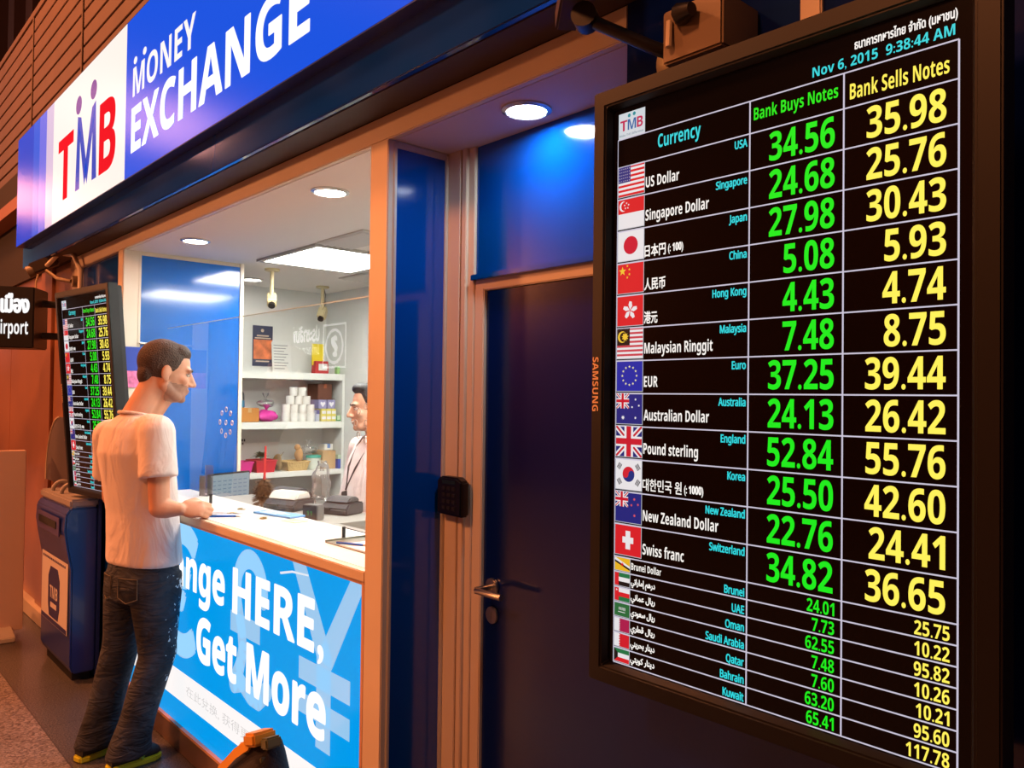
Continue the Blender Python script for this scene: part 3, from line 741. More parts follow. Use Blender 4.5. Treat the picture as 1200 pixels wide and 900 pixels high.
            ink('country_name', G_CYAN, lambda q: letters(q, land, px(-.713), top-.0245, .0128, xs=.70, align='r', style='s', y=YS, fat=.0005))
            ink('buying_rate', G_GREEN, lambda q: letters(q, buy, px(-.561), bot+.0035, .0195, xs=.69, align='r', y=YS))
            ink('selling_rate', G_YEL, lambda q: letters(q, sell, px(-.401), bot+.0035, .0195, xs=.69, align='r', y=YS))
    return t
board = make_board()
dup(board, (-4.6926, 1.185, 1.5945), (.0842, 0, .1172), 'smaller looking exchange rate screen at the far end, behind the man in the white T-shirt')

# ------------------------------------------------------------------ shelving on the booth's left wall and what stands on it
shelf_m = mat('white shelf laminate', (238, 240, 234), .4)
SX0, SX1, SY0, SY1 = -5.45, -5.155, 2.20, 3.005
t = thing('shelving_unit', 'white open shelving unit on the booth wall past the blue partition', 'shelves', (-5.3, 2.6, 0))
for z0, z1 in ((1.709, 1.757), (1.364, 1.413), (1.030, 1.067)):
    at(t, MB().box(SX0, SX1, SY0, SY1, z0, z1), 'shelf', shelf_m, bevel=.003)
at(t, MB().box(SX0, SX1-.004, 3.006, 3.026, 0, 1.757), 'side_panel', shelf_m, bevel=.002)
at(t, MB().box(SX0, SX1-.004, 2.178, 2.198, 0, 1.757), 'side_panel', shelf_m, bevel=.002)
at(t, MB().box(SX0, -5.44, SY0, SY1, .02, 1.03), 'back_panel', mat('grey cabinet back', (168, 170, 166), .5))
at(t, MB().box(SX0, SX1-.02, SY0, SY1, .82, .845), 'shelf', mat('grey shelf', (150, 152, 150), .4), bevel=.002)
Z1, Z2, Z3, Z4 = 1.7575, 1.4135, 1.0675, .8455
def card(name, color): return mat(name, color, .65, noise=(12, .06))
def carton(name, x, y, z, wx, wy, h, m, label, cat='box', group=None, flap=True, tapec=None, rot=0):
    t = thing(name, label, cat, (x, y, z), (0, 0, rot), group=group)
    MB().box(-wx/2, wx/2, -wy/2, wy/2, 0, h).build('body', m, t, bevel=.003)
    if flap: MB().box(-wx/2-.001, wx/2+.001, -.012, .012, h-.03, h+.001).box(wx/2-.002, wx/2+.0012, -.012, .012, h-.03, h).build('tape', tapec or card('packing tape', (196, 160, 110)), t)
    return t
# top shelf: framed certificate stand, papers and poster on the wall
t = thing('card_display', 'red stand with a yellow card and white label on the top shelf', 'display stand', (-5.22, 2.855, Z1))
MB().prism([(-.055, 0), (.055, 0), (.050, .09), (-.050, .09)], -.03, .03, 'x').build('base', mat('red card', (176, 34, 40), .5), t, bevel=.003)
m = MB(); m.box(.030, .0335, -.028, .04, .022, .07); m.build('label_plate', mat('white label', (226, 226, 222), .5), t)
m = MB(); m.box(-.012, -.004, -.062, .028, .06, .215); m.build('yellow_card', mat('yellow card', (226, 204, 40), .5), t)
t = thing('wall_poster', 'dark blue and orange printed poster on the booth wall over the shelf', 'poster', (-5.452, 2.52, 1.95))
MB().box(0, .004, -.075, .075, -.145, .145).build('sheet', mat('poster navy', (28, 40, 74), .4), t)
MB().box(.004, .0052, -.068, .072, -.095, .045).build('picture', mat('poster orange', (214, 116, 70), .45, noise=(18, .4)), t)
m = MB(); m.box(.004, .0054, -.045, .045, .068, .078).box(.004, .0054, -.06, .06, .052, .060).box(.004, .0054, -.05, .05, -.115, -.106); m.build('print_bars', mat('poster print', (210, 190, 170), .5), t)
m = MB(); m.tube([(.0052, -.004, .11), (.0058, -.004, .11)], .012, 12); m.build('emblem', mat('poster print', (210, 190, 170), .5), t)
t = thing('notice_sheet', 'white printed notice standing on the top shelf beside the poster', 'paper notice', (-5.42, 2.66, Z1+.001))
MB().add([(0, -.075, 0), (0, .075, 0), (-.03, .075, .235), (-.03, -.075, .235), (.002, -.075, 0), (.002, .075, 0), (-.028, .075, .235), (-.028, -.075, .235)], [(0, 1, 2, 3), (7, 6, 5, 4), (0, 4, 5, 1), (1, 5, 6, 2), (2, 6, 7, 3), (3, 7, 4, 0)]).build('sheet', mat('white paper', (240, 242, 238), .6), t)
m = MB()
for k in range(9): zz = .03+k*.021; xx = .0025-.03*zz/.235; m.add([(xx, -.06, zz), (xx, .02+.03*((k*7) % 3)/2, zz), (xx-.0005, .02+.03*((k*7) % 3)/2, zz+.006), (xx-.0005, -.06, zz+.006)], [(0, 1, 2, 3)])
m.build('print_lines', mat('grey print', (160, 164, 166), .6), t)
t = thing('green_packet', 'small green packet at the right end of the top shelf', 'packet', (-5.20, 2.985, Z1))
MB().box(-.02, .02, -.012, .012, 0, .055).build('body', mat('pale green packet', (150, 196, 120), .5), t, bevel=.004)
MB().box(-.0205, .0205, -.0125, .0125, .042, .049).build('stripe', mat('green stripe', (90, 150, 70), .5), t)

# middle shelf
t = carton('cardboard_box', -5.27, 2.315, Z2, .17, .135, .095, card('orange brown cardboard', (186, 120, 48)), 'orange-brown open cardboard box at the left of the middle shelf')
t = thing('water_bottle', 'clear water bottle with blue cap standing behind the orange-brown box', 'bottle', (-5.408, 2.335, Z2), group=None)
MB().lathe([(.036, 0), (.038, .02), (.036, .07), (.038, .09), (.036, .15), (.034, .19), (.016, .225), (.014, .24)], 20).build('body', clear('bottle plastic', (.86, .92, .95, 1), 1.0, film=.12), t, smooth=True)
MB().lathe([(.017, .238), (.017, .262), (.012, .266)], 18).build('cap', mat('blue cap', (30, 80, 170), .4), t, smooth=True)
MB().lathe([(.0385, .10), (.0385, .145)], 20).build('label_band', mat('bottle label', (70, 150, 190), .4), t, smooth=True)
def blob(name, c, r, amp, mats, label, cat, seed=1, n=26, parts=None):
    rnd = random.Random(seed); ph = [rnd.uniform(0, 6) for _ in range(6)]
    m = MB(); m.ell((0, 0, r[2]), r, nu=n, nv=16)
    for i, p in enumerate(m.v):
        q = Vector(p); d = (q-Vector((0, 0, r[2])))
        k = 1+amp*(math.sin(q.x*70+ph[0])*math.sin(q.y*80+ph[1])+.6*math.sin(q.z*90+ph[2]+q.y*50))
        q = Vector((0, 0, r[2]))+d*k; q.z = max(q.z, .001); m.v[i] = tuple(q)
    t = thing(name, label, cat, c); m.build('body', mats, t, smooth=True)
    if parts: parts(t)
    return t
pink_m = mat('pink plastic film', (226, 70, 170), .25, bump=(40, .6))
def knot(mm, z):
    def f(t):
        q = MB(); q.lathe([(.012, z), (.006, z+.015), (.02, z+.035), (.024, z+.05)], 12); q.build('tied_neck', mm, t, smooth=True)
    return f
blob('plastic_bag', (-5.28, 2.478, Z2), (.09, .078, .040), .12, pink_m, 'bright pink plastic bag lying between the cardboard box and paper rolls', 'bag', 3, parts=knot(pink_m, .07))
film_m = clear('clear plastic film', (.99, .995, .99, 1), .9, rough=.08, film=.16)
blob('clear_bag', (-5.27, 2.465, Z2+.10), (.06, .06, .028), .14, film_m, 'crumpled clear plastic bag on top of the pink bag', 'bag', 9, parts=knot(film_m, .05))
paper_m = mat('white paper roll', (236, 236, 230), .7); core_m = mat('roll core', (150, 130, 104), .8)
ROLLS = []
def roll(x, y, z, label, h=.06):
    if not ROLLS:
        t = thing('paper_roll', label, 'paper roll', (x, y, z), group='white paper rolls on the middle shelf')
        MB().lathe([(.0295, 0), (.030, .002), (.030, .058), (.0295, .06), (.012, .06), (.012, .052)], 22).build('paper', paper_m, t, smooth=True)
        MB().lathe([(.0118, .001), (.0118, .0605), (.009, .0605)], 14).build('core', core_m, t, smooth=True)
        ROLLS.append(t); return t
    t = dup(ROLLS[0], (x, y, z), (0, 0, random.random()), label); return t
ROW = ['at the left end', 'second from left', 'third from left', 'at the right end']
for lay, (ys, nm) in enumerate((((2.600, 2.663, 2.726, 2.789), 'bottom layer'), ((2.600, 2.663, 2.726, 2.789), 'second layer'), ((2.632, 2.694, 2.757), 'third layer'), ((2.655, 2.725), 'topmost layer'))):
    for i, y in enumerate(ys):
        pos = (ROW if len(ys) == 4 else ['at the left', 'in the middle', 'at the right'] if len(ys) == 3 else ['at the left', 'at the right'])[i]
        roll(-5.235+.006*((i+lay) % 2), y, Z2+.0605*lay, 'white paper roll %s of the %s of the pyramid stack' % (pos, nm))
for k in range(3):
    pass
carton('brown_box', -5.31, 2.905, Z2+.155, .16, .115, .115, card('dark brown printed box', (92, 50, 34)), 'dark brown printed box on top of the purple boxes', tapec=card('rust label', (150, 76, 40)))
carton('brown_box', -5.31, 2.795, Z2+.205, .0, .0, .0, card('dark brown printed box', (92, 50, 34)), 'x') if False else None
for i, y in enumerate((2.868, 2.938)):
    t = carton('purple_box', -5.26, y, Z2+.0905, .13, .062, .064, card('lilac box', (150, 146, 190)), ('lilac box with white heart print, left one of the pair' if i == 0 else 'lilac box with white heart print, right one of the pair'), group='lilac boxes', flap=False)
    m = MB(); m.prism([(0, .012), (.020, .036), (.015, .050), (.004, .046), (0, .040), (-.004, .046), (-.015, .050), (-.020, .036)], .0652, .0660, 'x'); m.build('heart_print', mat('white print', (232, 230, 236), .6), t)
for i, y in enumerate((2.862, 2.902, 2.942)):
    t = carton('yellow_box', -5.225, y, Z2, .12, .038, .090, card('yellow white box', (226, 214, 110)), 'yellow and white carton standing upright, %s of three' % ('left', 'middle', 'right')[i], group='yellow cartons', flap=False)
    m = MB(); m.box(.0602, .0606, -.016, .016, .015, .035).box(.0602, .0606, -.016, .016, .055, .075); m.build('print_bars', mat('white print', (232, 230, 236), .6), t)
carton('white_carton', -5.235, 2.826, Z2, .10, .026, .082, card('blue white carton', (176, 186, 206)), 'narrow blue-white carton beside the paper rolls', tapec=mat('navy band', (60, 70, 130), .5))
carton('green_box', -5.215, 2.984, Z2, .09, .040, .040, card('green box', (80, 140, 84)), 'small green box at the right end of the middle shelf', tapec=mat('pale band', (190, 210, 180), .5))

# lower shelf: baskets and boxes
def basket(name, x, y, wx, wy, h, m, label, rim=True):
    t = thing(name, label, 'basket', (x, y, Z3))
    b_ = MB(); k = .82
    o = [(-wx/2*k, -wy/2*k, 0), (wx/2*k, -wy/2*k, 0), (wx/2*k, wy/2*k, 0), (-wx/2*k, wy/2*k, 0), (-wx/2, -wy/2, h), (wx/2, -wy/2, h), (wx/2, wy/2, h), (-wx/2, wy/2, h)]
    i_ = [(p[0]*.94, p[1]*.94, p[2] if p[2] else .004) for p in o]
    b_.add(o+i_, [(0, 3, 2, 1), (0, 1, 5, 4), (1, 2, 6, 5), (2, 3, 7, 6), (3, 0, 4, 7), (8, 9, 10, 11), (9, 8, 12, 13), (10, 9, 13, 14), (11, 10, 14, 15), (8, 11, 15, 12), (4, 5, 13, 12), (5, 6, 14, 13), (6, 7, 15, 14), (7, 4, 12, 15)])
    b_.build('body', m, t)
    r = MB().tube([(-wx/2, -wy/2, h), (wx/2, -wy/2, h), (wx/2, wy/2, h), (-wx/2, wy/2, h)], .006, 8, closed=True); r.build('rim', m, t, smooth=True)
    return t
basket('pink_basket', -5.26, 2.285, .15, .125, .072, mat('magenta plastic', (214, 44, 140), .4), 'magenta plastic basket at the left end of the lower shelf')
basket('red_basket', -5.25, 2.435, .16, .15, .080, mat('red plastic', (186, 28, 50), .4), 'red plastic basket with green leaves in it on the lower shelf')
def plant(name, x, y, z, label, cat, m, n, ln, seed, spread=1.0, stem=None, wd=.012):
    rnd = random.Random(seed); t = thing(name, label, cat, (x, y, z))
    q = MB()
    for k in range(n):
        a = rnd.uniform(0, 2*PI); L_ = ln*rnd.uniform(.6, 1.1); el = rnd.uniform(.3, 1.2); d = Vector((math.cos(a)*math.cos(el)*spread, math.sin(a)*math.cos(el)*spread, math.sin(el)))
        s = Vector((-math.sin(a), math.cos(a), 0)); pts = [d*L_*f_+Vector((0, 0, -L_*.35*f_*f_)) for f_ in (0, .4, .75, 1)]; ws = [wd*.4, wd, wd*.8, .001]; vs = []
        for p, w2 in zip(pts, ws): vs += [tuple(p-s*w2), tuple(p+s*w2)]
        q.add(vs, [(0, 1, 3, 2), (2, 3, 5, 4), (4, 5, 7, 6)])
    q.build('leaves', m, t, smooth=True)
    MB().tube([(0, 0, -.03), (.002, 0, .02), (0, .002, .03)], .004, 6).build('stem', stem or m, t, smooth=True)
    return t
plant('artificial_plant', -5.25, 2.43, Z3+.100, 'bushy green artificial plant standing in the red basket', 'plant', mat('deep green leaf', (16, 96, 76), .5), 60, .075, 4)
wick = mat('pale wicker', (206, 172, 108), .6, bump=(90, .8))
basket('wicker_basket', -5.25, 2.672, .17, .17, .062, wick, 'pale yellow wicker basket in the middle of the lower shelf')
blob('dried_plant_bundle', (-5.25, 2.548, Z3), (.04, .028, .055), .25, mat('dried brown stems', (120, 96, 56), .8), 'dried brown plant bundle leaning at the wicker basket', 'dried plants', 12, parts=lambda t: MB().tube([(0, 0, .05), (.01, .02, .10), (.0, .05, .13)], [.006, .004, .002], 6).build('stem', mat('dried brown stems', (120, 96, 56), .8), t))
blob('brown_toy', (-5.26, 2.72, Z3+.055), (.03, .03, .05), .06, mat('tan plush', (186, 138, 84), .9), 'tan plush figure sitting in the wicker basket', 'toy', 5, parts=lambda t: MB().ell((0, -.012, .105), (.022, .022, .022)).build('head', mat('tan plush', (186, 138, 84), .9), t, smooth=True))
t = thing('plastic_tub', 'white tub with a teal lid on the lower shelf', 'container', (-5.24, 2.825, Z3))
MB().lathe([(.046, 0), (.052, .085)], 24).build('body', mat('white tub plastic', (214, 222, 210), .4), t, smooth=True)
MB().lathe([(.055, .083), (.055, .098), (.05, .101)], 24).build('lid', mat('teal lid', (40, 160, 140), .4), t, smooth=True)
blob('clear_bag', (-5.26, 2.79, Z3+.11), (.05, .06, .03), .16, film_m, 'crumpled clear bag heaped above the white tub', 'bag', 21, parts=knot(film_m, .05))
carton('cardboard_box', -5.27, 2.925, Z3, .16, .105, .130, card('plain cardboard', (190, 156, 112)), 'plain tan cardboard box at the right of the lower shelf')
carton('blue_carton', -5.22, 2.990, Z3, .12, .022, .10, card('blue carton', (50, 80, 170)), 'thin blue carton between cardboard box and shelf side', tapec=mat('pale band', (190, 210, 180), .5))
carton('white_carton', -5.30, 2.955, Z3+.131, .09, .07, .045, card('white carton', (222, 222, 214)), 'small white carton on top of the tan cardboard box', tapec=mat('blue label', (90, 130, 190), .5))
m = MB(); m.keep = True; letters(m, 'THE MONEY', 0, 0, 1, style='s', box=(0, .13, .02, .036)); 
t = thing('wall_lettering', 'short row of black letters on the panel behind the baskets', 'lettering', (-5.449, 2.26, 1.245))
q = MB(); q.keep = True
for k in range(9):
    q.add([(0, k*.015, 0), (0, k*.015+.010, 0), (0, k*.015+.010, .016), (0, k*.015, .016)], [(0, 1, 2, 3)])
    q.add([(0, k*.0165, .022), (0, k*.0165+.011, .022), (0, k*.0165+.011, .040), (0, k*.0165, .040)], [(0, 1, 2, 3)])
q.build('letters', mat('black print', (36, 32, 32), .6), t)

# ------------------------------------------------------------------ staff side: screen, duster, machines, clock
DZ = 1.0405
t = thing('desk_monitor', 'black framed computer screen showing a pale table on the staff desk', 'computer monitor', (-4.44, 1.875, .9005), (0, 0, 1.93))
MB().box(-.15, .15, .0, .022, .03, .255).build('frame', black_pl, t, bevel=.004)
MB().box(-.141, .141, -.0012, .001, .040, .246).build('display', glow('pale display', (176, 196, 208), .55), t)
m = MB()
for r in range(8):
    for c in range(7): m.box(-.13+c*.038, -.106+c*.038, -.0022, -.0012, .055+r*.022, .060+r*.022)
m.build('table_print', glow('display print', (120, 146, 176), .6), t)
m = MB().box(-.03, .03, .01, .03, 0, .06).box(-.08, .08, -.03, .07, 0, .012); m.build('stand', black_pl, t, bevel=.003)
t = thing('feather_duster', 'brown feather duster with a red handle standing on the staff desk', 'duster', (-3.825, 1.79, DZ))
m = MB(); rnd = random.Random(5)
m.ell((0, 0, .075), (.034, .034, .06))
for k in range(520):
    zz = rnd.uniform(.02, .13); a = rnd.uniform(0, 2*PI); rr = .052*math.sin(PI*min(1, (zz+.02)/.16))**.6
    d = Vector((math.cos(a), math.sin(a), rnd.uniform(-.8, .3))); p = Vector((0, 0, zz)); e = p+d*rr; s = Vector((-math.sin(a), math.cos(a), 0))*.005
    m.add([tuple(p-s), tuple(p+s), tuple(e+s), tuple(e+d*.012), tuple(e-s)], [(0, 1, 2, 3, 4)])
m.v = [(p[0], p[1], max(p[2], .002)) for p in m.v]
m.build('feathers', mat('brown feathers', (96, 66, 34), .8, noise=(60, .4)), t)
MB().tube([(0, 0, .12), (.004, 0, .17), (.006, .002, .30)], [.008, .006, .005], 8).build('handle', mat('red plastic handle', (196, 40, 40), .4), t, smooth=True)
def machine(x, y, rot, label, top, body, w_=.20, d_=.15, h=.052, th=.035):
    t = thing('note_counter', label, 'banknote counter', (x, y, DZ), (0, 0, rot))
    MB().prism([(-d_/2, 0), (d_/2, 0), (d_/2, h), (-d_/2+.03, h), (-d_/2, h*.5)], -w_/2, w_/2, 'x').build('body', body, t, bevel=.006)
    MB().prism([(-d_/2+.02, h), (d_/2-.01, h), (d_/2-.03, h+th), (-d_/2+.05, h+th)], -w_/2+.012, w_/2-.012, 'x').build('hopper', top, t, bevel=.006)
    MB().box(-w_/2+.03, w_/2-.10, -d_/2-.003, -d_/2+.01, .012, .03).build('tray', black_pl, t)
    return t
machine(-3.645, 1.835, .35, 'white topped banknote counting machine beside the feather duster', mat('off white plastic', (222, 218, 210), .5), mat('dark machine body', (52, 48, 50), .45))
machine(-3.36, 1.965, .35, 'dark banknote counting machine behind the small black clock', mat('grey machine top', (60, 58, 60), .5), mat('dark machine body', (52, 48, 50), .45), .16, .13, .055, .025)
machine(-3.92, 1.975, .2, 'low dark banknote counting machine behind the white topped one', mat('grey machine top', (60, 58, 60), .5), mat('dark machine body', (52, 48, 50), .45), .22, .13, .05, .02)
t = thing('digital_clock', 'small black digital clock with green digits on the staff desk', 'clock', (-3.265, 1.765, DZ), (0, 0, .35))
MB().box(-.042, .042, -.025, .025, 0, .068).build('case', mat('grey clock case', (112, 110, 108), .4, metal=.4), t, bevel=.004)
MB().box(-.039, .039, -.0268, -.024, .003, .065).build('face', black_pl, t)
m = MB(); m.keep = True; letters(m, '11', 0, 0, 1, box=(-.016, .014, .022, .042), y=-.0275); m.build('digits', glow('clock green', (60, 150, 70), .8), t)
blob('clear_bag', (-3.62, 2.0, DZ), (.050, .042, .105), .17, film_m, 'tall clear plastic bag hanging above the staff desk by the clerk', 'bag', 31, parts=knot(film_m, .18))

# ------------------------------------------------------------------ things on the white counter
CZ = 1.0603
blue_ink = mat('blue plastic pen', (30, 96, 196), .35)
def pen(x, y, rot, label, m, z=CZ):
    t = thing('pen', label, 'pen', (x, y, z), (0, 0, rot), group='pens on the counter')
    MB().tube([(-.062, 0, .0045), (.050, 0, .0045)], .0042, 10).build('barrel', m, t, smooth=True)
    MB().tube([(.050, 0, .0045), (.066, 0, .0038), (.070, 0, .0034)], [.0038, .0016, .0006], 8).build('tip', steel, t, smooth=True)
    MB().box(-.060, -.030, -.001, .001, .0085, .0098).build('clip', steel, t)
pen(-3.445, 1.43, .95, 'blue pen lying on the counter beside the hand', blue_ink)
pen(-2.50, 1.503, .45, 'blue pen lying across the paper tray by the tan post', blue_ink, CZ+.006)
sheet_m = mat('white paper', (240, 242, 238), .6)
for i, (x, y, r, lb, c) in enumerate(((-3.36, 1.645, .2, 'blue and white pad of forms on the counter under the glass', (92, 150, 206)), (-3.56, 1.447, .7, 'pale grey leaflet lying on the counter near the hand', (176, 190, 202)), (-3.16, 1.62, .12, 'pale yellow slip lying at the right of the blue pad', (226, 220, 170)))):
    t = thing('form_pad' if i == 0 else 'paper_slip', lb, 'paper', (x, y, CZ), (0, 0, r))
    s_ = (.13, .042, .008) if i == 0 else (.10, .05, .002) if i == 1 else (.05, .035, .0015)
    MB().box(-s_[0], s_[0], -s_[1], s_[1], 0, s_[2]).build('sheets', mat('paper %d' % i, c, .5), t, bevel=.0005)
    m = MB()
    for k in range(4): m.box(-s_[0]*.8, s_[0]*(.1+.2*(k % 3)), -s_[1]*.7+k*s_[1]*.4, -s_[1]*.5+k*s_[1]*.4, s_[2], s_[2]+.0005)
    m.build('print_lines', mat('paper print', (236, 240, 244), .5) if i == 0 else mat('grey print', (160, 164, 166), .6), t)
for i, (x, y) in enumerate(((-3.63, 1.586), (-3.30, 1.541), (-3.52, 1.50))):
    t = thing('coin_pile', ('heap of small coins at the left of the blue pad', 'heap of small coins in front of the blue pad', 'few coins between leaflet and pen')[i], 'coins', (x, y, CZ))
    rnd = random.Random(i)
    for k in range(4):
        q = MB(); q.lathe([(.0105, 0), (.0105, .0018)], 16); c_ = q.build('coin', mat('brass coin', (196, 176, 120), .35, metal=.8), t); c_.location = (rnd.uniform(-.014, .014), rnd.uniform(-.014, .014), .0002+.0019*k)
t = thing('acrylic_holder', 'clear acrylic leaflet holder with pinkish edges behind the glass at the counter end', 'leaflet holder', (-4.23, 1.655, CZ), (0, 0, .5))
ac = clear('pinkish acrylic', (.985, .95, .965, 1), 1.2, film=.06)
MB().box(-.026, .026, .02, .023, 0, .16).build('back_plate', ac, t); MB().box(-.026, .026, -.022, -.019, 0, .11).build('front_plate', ac, t)
MB().box(-.026, .026, -.02, .02, 0, .003).box(-.026, -.023, -.02, .02, 0, .10).box(.023, .026, -.02, .02, 0, .10).build('base', ac, t)
t = thing('paper_tray', 'flat grey metal money tray on the counter beside the tan post', 'tray', (-2.49, 1.57, CZ), (0, 0, .0))
MB().box(-.14, .14, -.10, .09, 0, .004).box(-.14, .14, .085, .09, .004, .012).box(-.14, -.135, -.1, .09, .004, .010).box(.135, .14, -.1, .09, .004, .010).build('pan', mat('grey tray metal', (150, 150, 136), .3, metal=.6), t, bevel=.001)
MB().box(-.05, .12, -.09, .03, .0042, .0058).build('sheet', sheet_m, t)

# ------------------------------------------------------------------ cameras
def dome_cam(x, y, label, beige, rot, tilt):
    t = thing('security_camera', label, 'security camera', (x, y, 2.374), (0, 0, rot), group='booth ceiling cameras')
    MB().lathe([(.045, 0), (.045, -.012), (.035, -.016)], 20).build('base_plate', beige, t, smooth=True)
    MB().tube([(0, 0, -.01), (0, 0, -.17)], .012, 12).ell((0, 0, -.175), (.02, .02, .02)).build('stem', beige, t, smooth=True)
    R = Matrix.Translation((0, 0, -.19)) @ Matrix.Rotation(tilt, 4, 'X')
    m = MB(); m.box(-.028, .028, -.048, .045, -.026, .026, R); m.build('housing', beige, t, bevel=.006)
    m = MB(); m.lathe([(.021, .045), (.021, .064), (.016, .066)], 18, R @ Matrix.Rotation(PI/2, 4, 'X')); m.build('lens', black_pl, t, smooth=True)
    MB().tube([(0, .02, -.0), (.0, .06, -.05), (0, .055, -.13), (0, .04, -.19)], .004, 6).build('cable', mat('grey cable', (70, 72, 76), .5), t, smooth=True)
beige = mat('beige camera plastic', (206, 192, 150), .45)
dome_cam(-4.62, 2.19, 'beige security camera under the booth ceiling nearest the blue partition', beige, 1.15, .75)
dome_cam(-5.10, 2.80, 'beige security camera under the booth ceiling at the far wall corner', beige, .75, .9)
# camera group above the right rate board
t = thing('security_camera', 'dark security camera on an arm beside a beige junction box above the large rate screen', 'security camera', (-.93, 1.32, 2.27))
box_m = mat('beige junction box', (128, 106, 80), .5)
at(t, MB().box(-.915, -.785, 1.20, 1.32, 2.225, 2.325), 'junction_box', box_m, bevel=.004)
at(t, MB().tube([(-.955, 1.32, 2.285), (-.955, 1.305, 2.285)], .055, 28), 'wall_rosette', mat('beige camera plastic', (206, 192, 150), .45), smooth=True)
at(t, MB().tube([(-.945, 1.305, 2.28), (-.985, 1.25, 2.30), (-1.09, 1.19, 2.368)], [.014, .013, .013], 14), 'arm', black_pl, smooth=True)
at(t, MB().ell((-1.095, 1.186, 2.372), (.022, .022, .022)).tube([(-1.105, 1.20, 2.372), (-1.085, 1.165, 2.372)], .026, 14), 'joint', black_pl, smooth=True)
R = Matrix.Translation((-1.12, 1.165, 2.415)) @ Matrix.Rotation(.9, 4, 'Z') @ Matrix.Rotation(-.25, 4, 'X')
at(t, MB().box(-.024, .024, -.09, .07, -.024, .024, R), 'camera_body', mat('worn camera metal', (84, 70, 58), .4, metal=.4), bevel=.005)
at(t, MB().lathe([(.022, .085), (.024, .125), (.018, .128)], 18, R @ Matrix.Rotation(PI/2, 4, 'X')), 'lens', black_pl, smooth=True)
at(t, MB().tube([(-.87, 1.20, 2.30), (-.862, 1.185, 2.300), (-.835, 1.18, 2.298)], [.016, .020, .012], 10), 'clamp', black_pl, smooth=True)
at(t, MB().tube([(-.895, 1.195, 2.30), (-.893, 1.19, 2.25)], .006, 8), 'cable_stub', mat('pale cable tie', (210, 190, 160), .5), smooth=True)
at(t, MB().tube([(-1.10, 1.24, 2.46), (-1.06, 1.25, 2.50), (-1.0, 1.30, 2.53), (-.96, 1.318, 2.7)], .006, 8), 'cable', black_pl, smooth=True)
# hall camera by the far rate board
t = thing('security_camera', 'tan bullet security camera on a post bracket above the far rate screen', 'security camera', (-5.50, 1.32, 2.30))
at(t, MB().tube([(-5.50, 1.32, 2.29), (-5.50, 1.29, 2.29)], .035, 16), 'wall_plate', box_m, smooth=True)
at(t, MB().tube([(-5.50, 1.29, 2.29), (-5.62, 1.24, 2.31), (-5.73, 1.20, 2.37)], .012, 10), 'arm', box_m, smooth=True)
R = Matrix.Translation((-5.76, 1.19, 2.40)) @ Matrix.Scale(.75, 4) @ Matrix.Rotation(-.35, 4, 'Z') @ Matrix.Rotation(.5, 4, 'X')
at(t, MB().box(-.045, .045, -.10, .12, -.035, .06, R), 'housing', mat('worn camera metal', (84, 70, 58), .4, metal=.4), bevel=.008)
at(t, MB().lathe([(.050, .08), (.052, .13), (.042, .132), (.030, .12)], 20, R @ Matrix.Rotation(PI/2, 4, 'X')), 'lens_hood', box_m, smooth=True)
at(t, MB().tube([(-5.34, 1.30, 2.18), (-5.34, 1.30, 2.34), (-5.42, 1.28, 2.44), (-5.60, 1.24, 2.47), (-5.72, 1.20, 2.40)], .014, 10), 'conduit', tan, smooth=True)
at(t, MB().tube([(-6.10, 1.24, 2.44), (-6.02, 1.2, 2.32), (-5.96, 1.19, 2.27)], .006, 6), 'cable', box_m, smooth=True)

# keypad on the door frame
t = thing('keypad', 'black door entry keypad on the tan frame left of the blue door', 'keypad', (-1.945, 1.545, 1.292))
MB().prism([(-.066, -.055), (.056, -.058), (.056, .050), (.03, .062), (-.05, .062), (-.066, .050)], -.034, 0, 'y').build('case', black_pl, t, bevel=.006)
for r in range(4):
    for c in range(3): MB().box(-.036+c*.024, -.020+c*.024, -.0365, -.033, -.040+r*.020, -.028+r*.020).build('key', mat('keypad key', (34, 32, 32), .5), t, bevel=.001)
MB().box(-.036, .028, -.0355, -.033, .040, .052).build('display', mat('keypad display', (30, 44, 44), .2), t)

# ------------------------------------------------------------------ people
def head_prims(mb, C, f, u, k=1.0, eyes=True):
    """adds a head to the body volume; returns a function from face coordinates (right, forward, up) to the world"""
    f = Vector(f).normalized(); u = Vector(u); u = (u-f*u.dot(f)).normalized(); r = f.cross(u); C = Vector(C)
    Rm = Matrix((r, f, u)).transposed()
    def H(a, b, c): return C+(r*a+f*b+u*c)*k
    def e(c, rad, rot=None): mb.ell(H(*c), tuple(v*k for v in rad), Rm @ rot if rot else Rm, nu=20, nv=14)
    e((0, -.008, .030), (.076, .100, .094))
    e((0, .034, -.035), (.062, .066, .088))
    e((0, .050, -.085), (.046, .048, .040)); e((0, .084, -.104), (.022, .018, .017))
    e((0, .080, .022), (.052, .020, .014))
    for s in (1, -1):
        e((s*.040, .068, -.028), (.024, .022, .022))
        mb.cap(H(s*.056, .0, -.062), .022*k, H(s*.030, .062, -.100), .020*k)
        e((s*.079, -.008, -.012), (.010, .020, .033), Matrix.Rotation(s*.25, 3, 'Z'))
        e((s*.077, -.002, -.036), (.008, .012, .014))
        e((s*.010, .106, -.040), (.010, .011, .008))
    mb.cap(H(0, .096, .008), .009*k, H(0, .120, -.034), .0125*k)
    e((0, .099, -.064), (.024, .010, .007)); e((0, .096, -.076), (.021, .010, .007))
    return H, Rm
def hair_cap(name, H, Rm, parent, m, k=1.0, back=(.0815, .100, .098), extra=()):
    q = MB(); q.ell(H(0, -.021, .038), tuple(v*k for v in back), Rm, nu=24, nv=18)
    for c, rad in extra: q.ell(H(*c), tuple(v*k for v in rad), Rm)
    return organic(q, name, m, .006, parent, smooth=2)
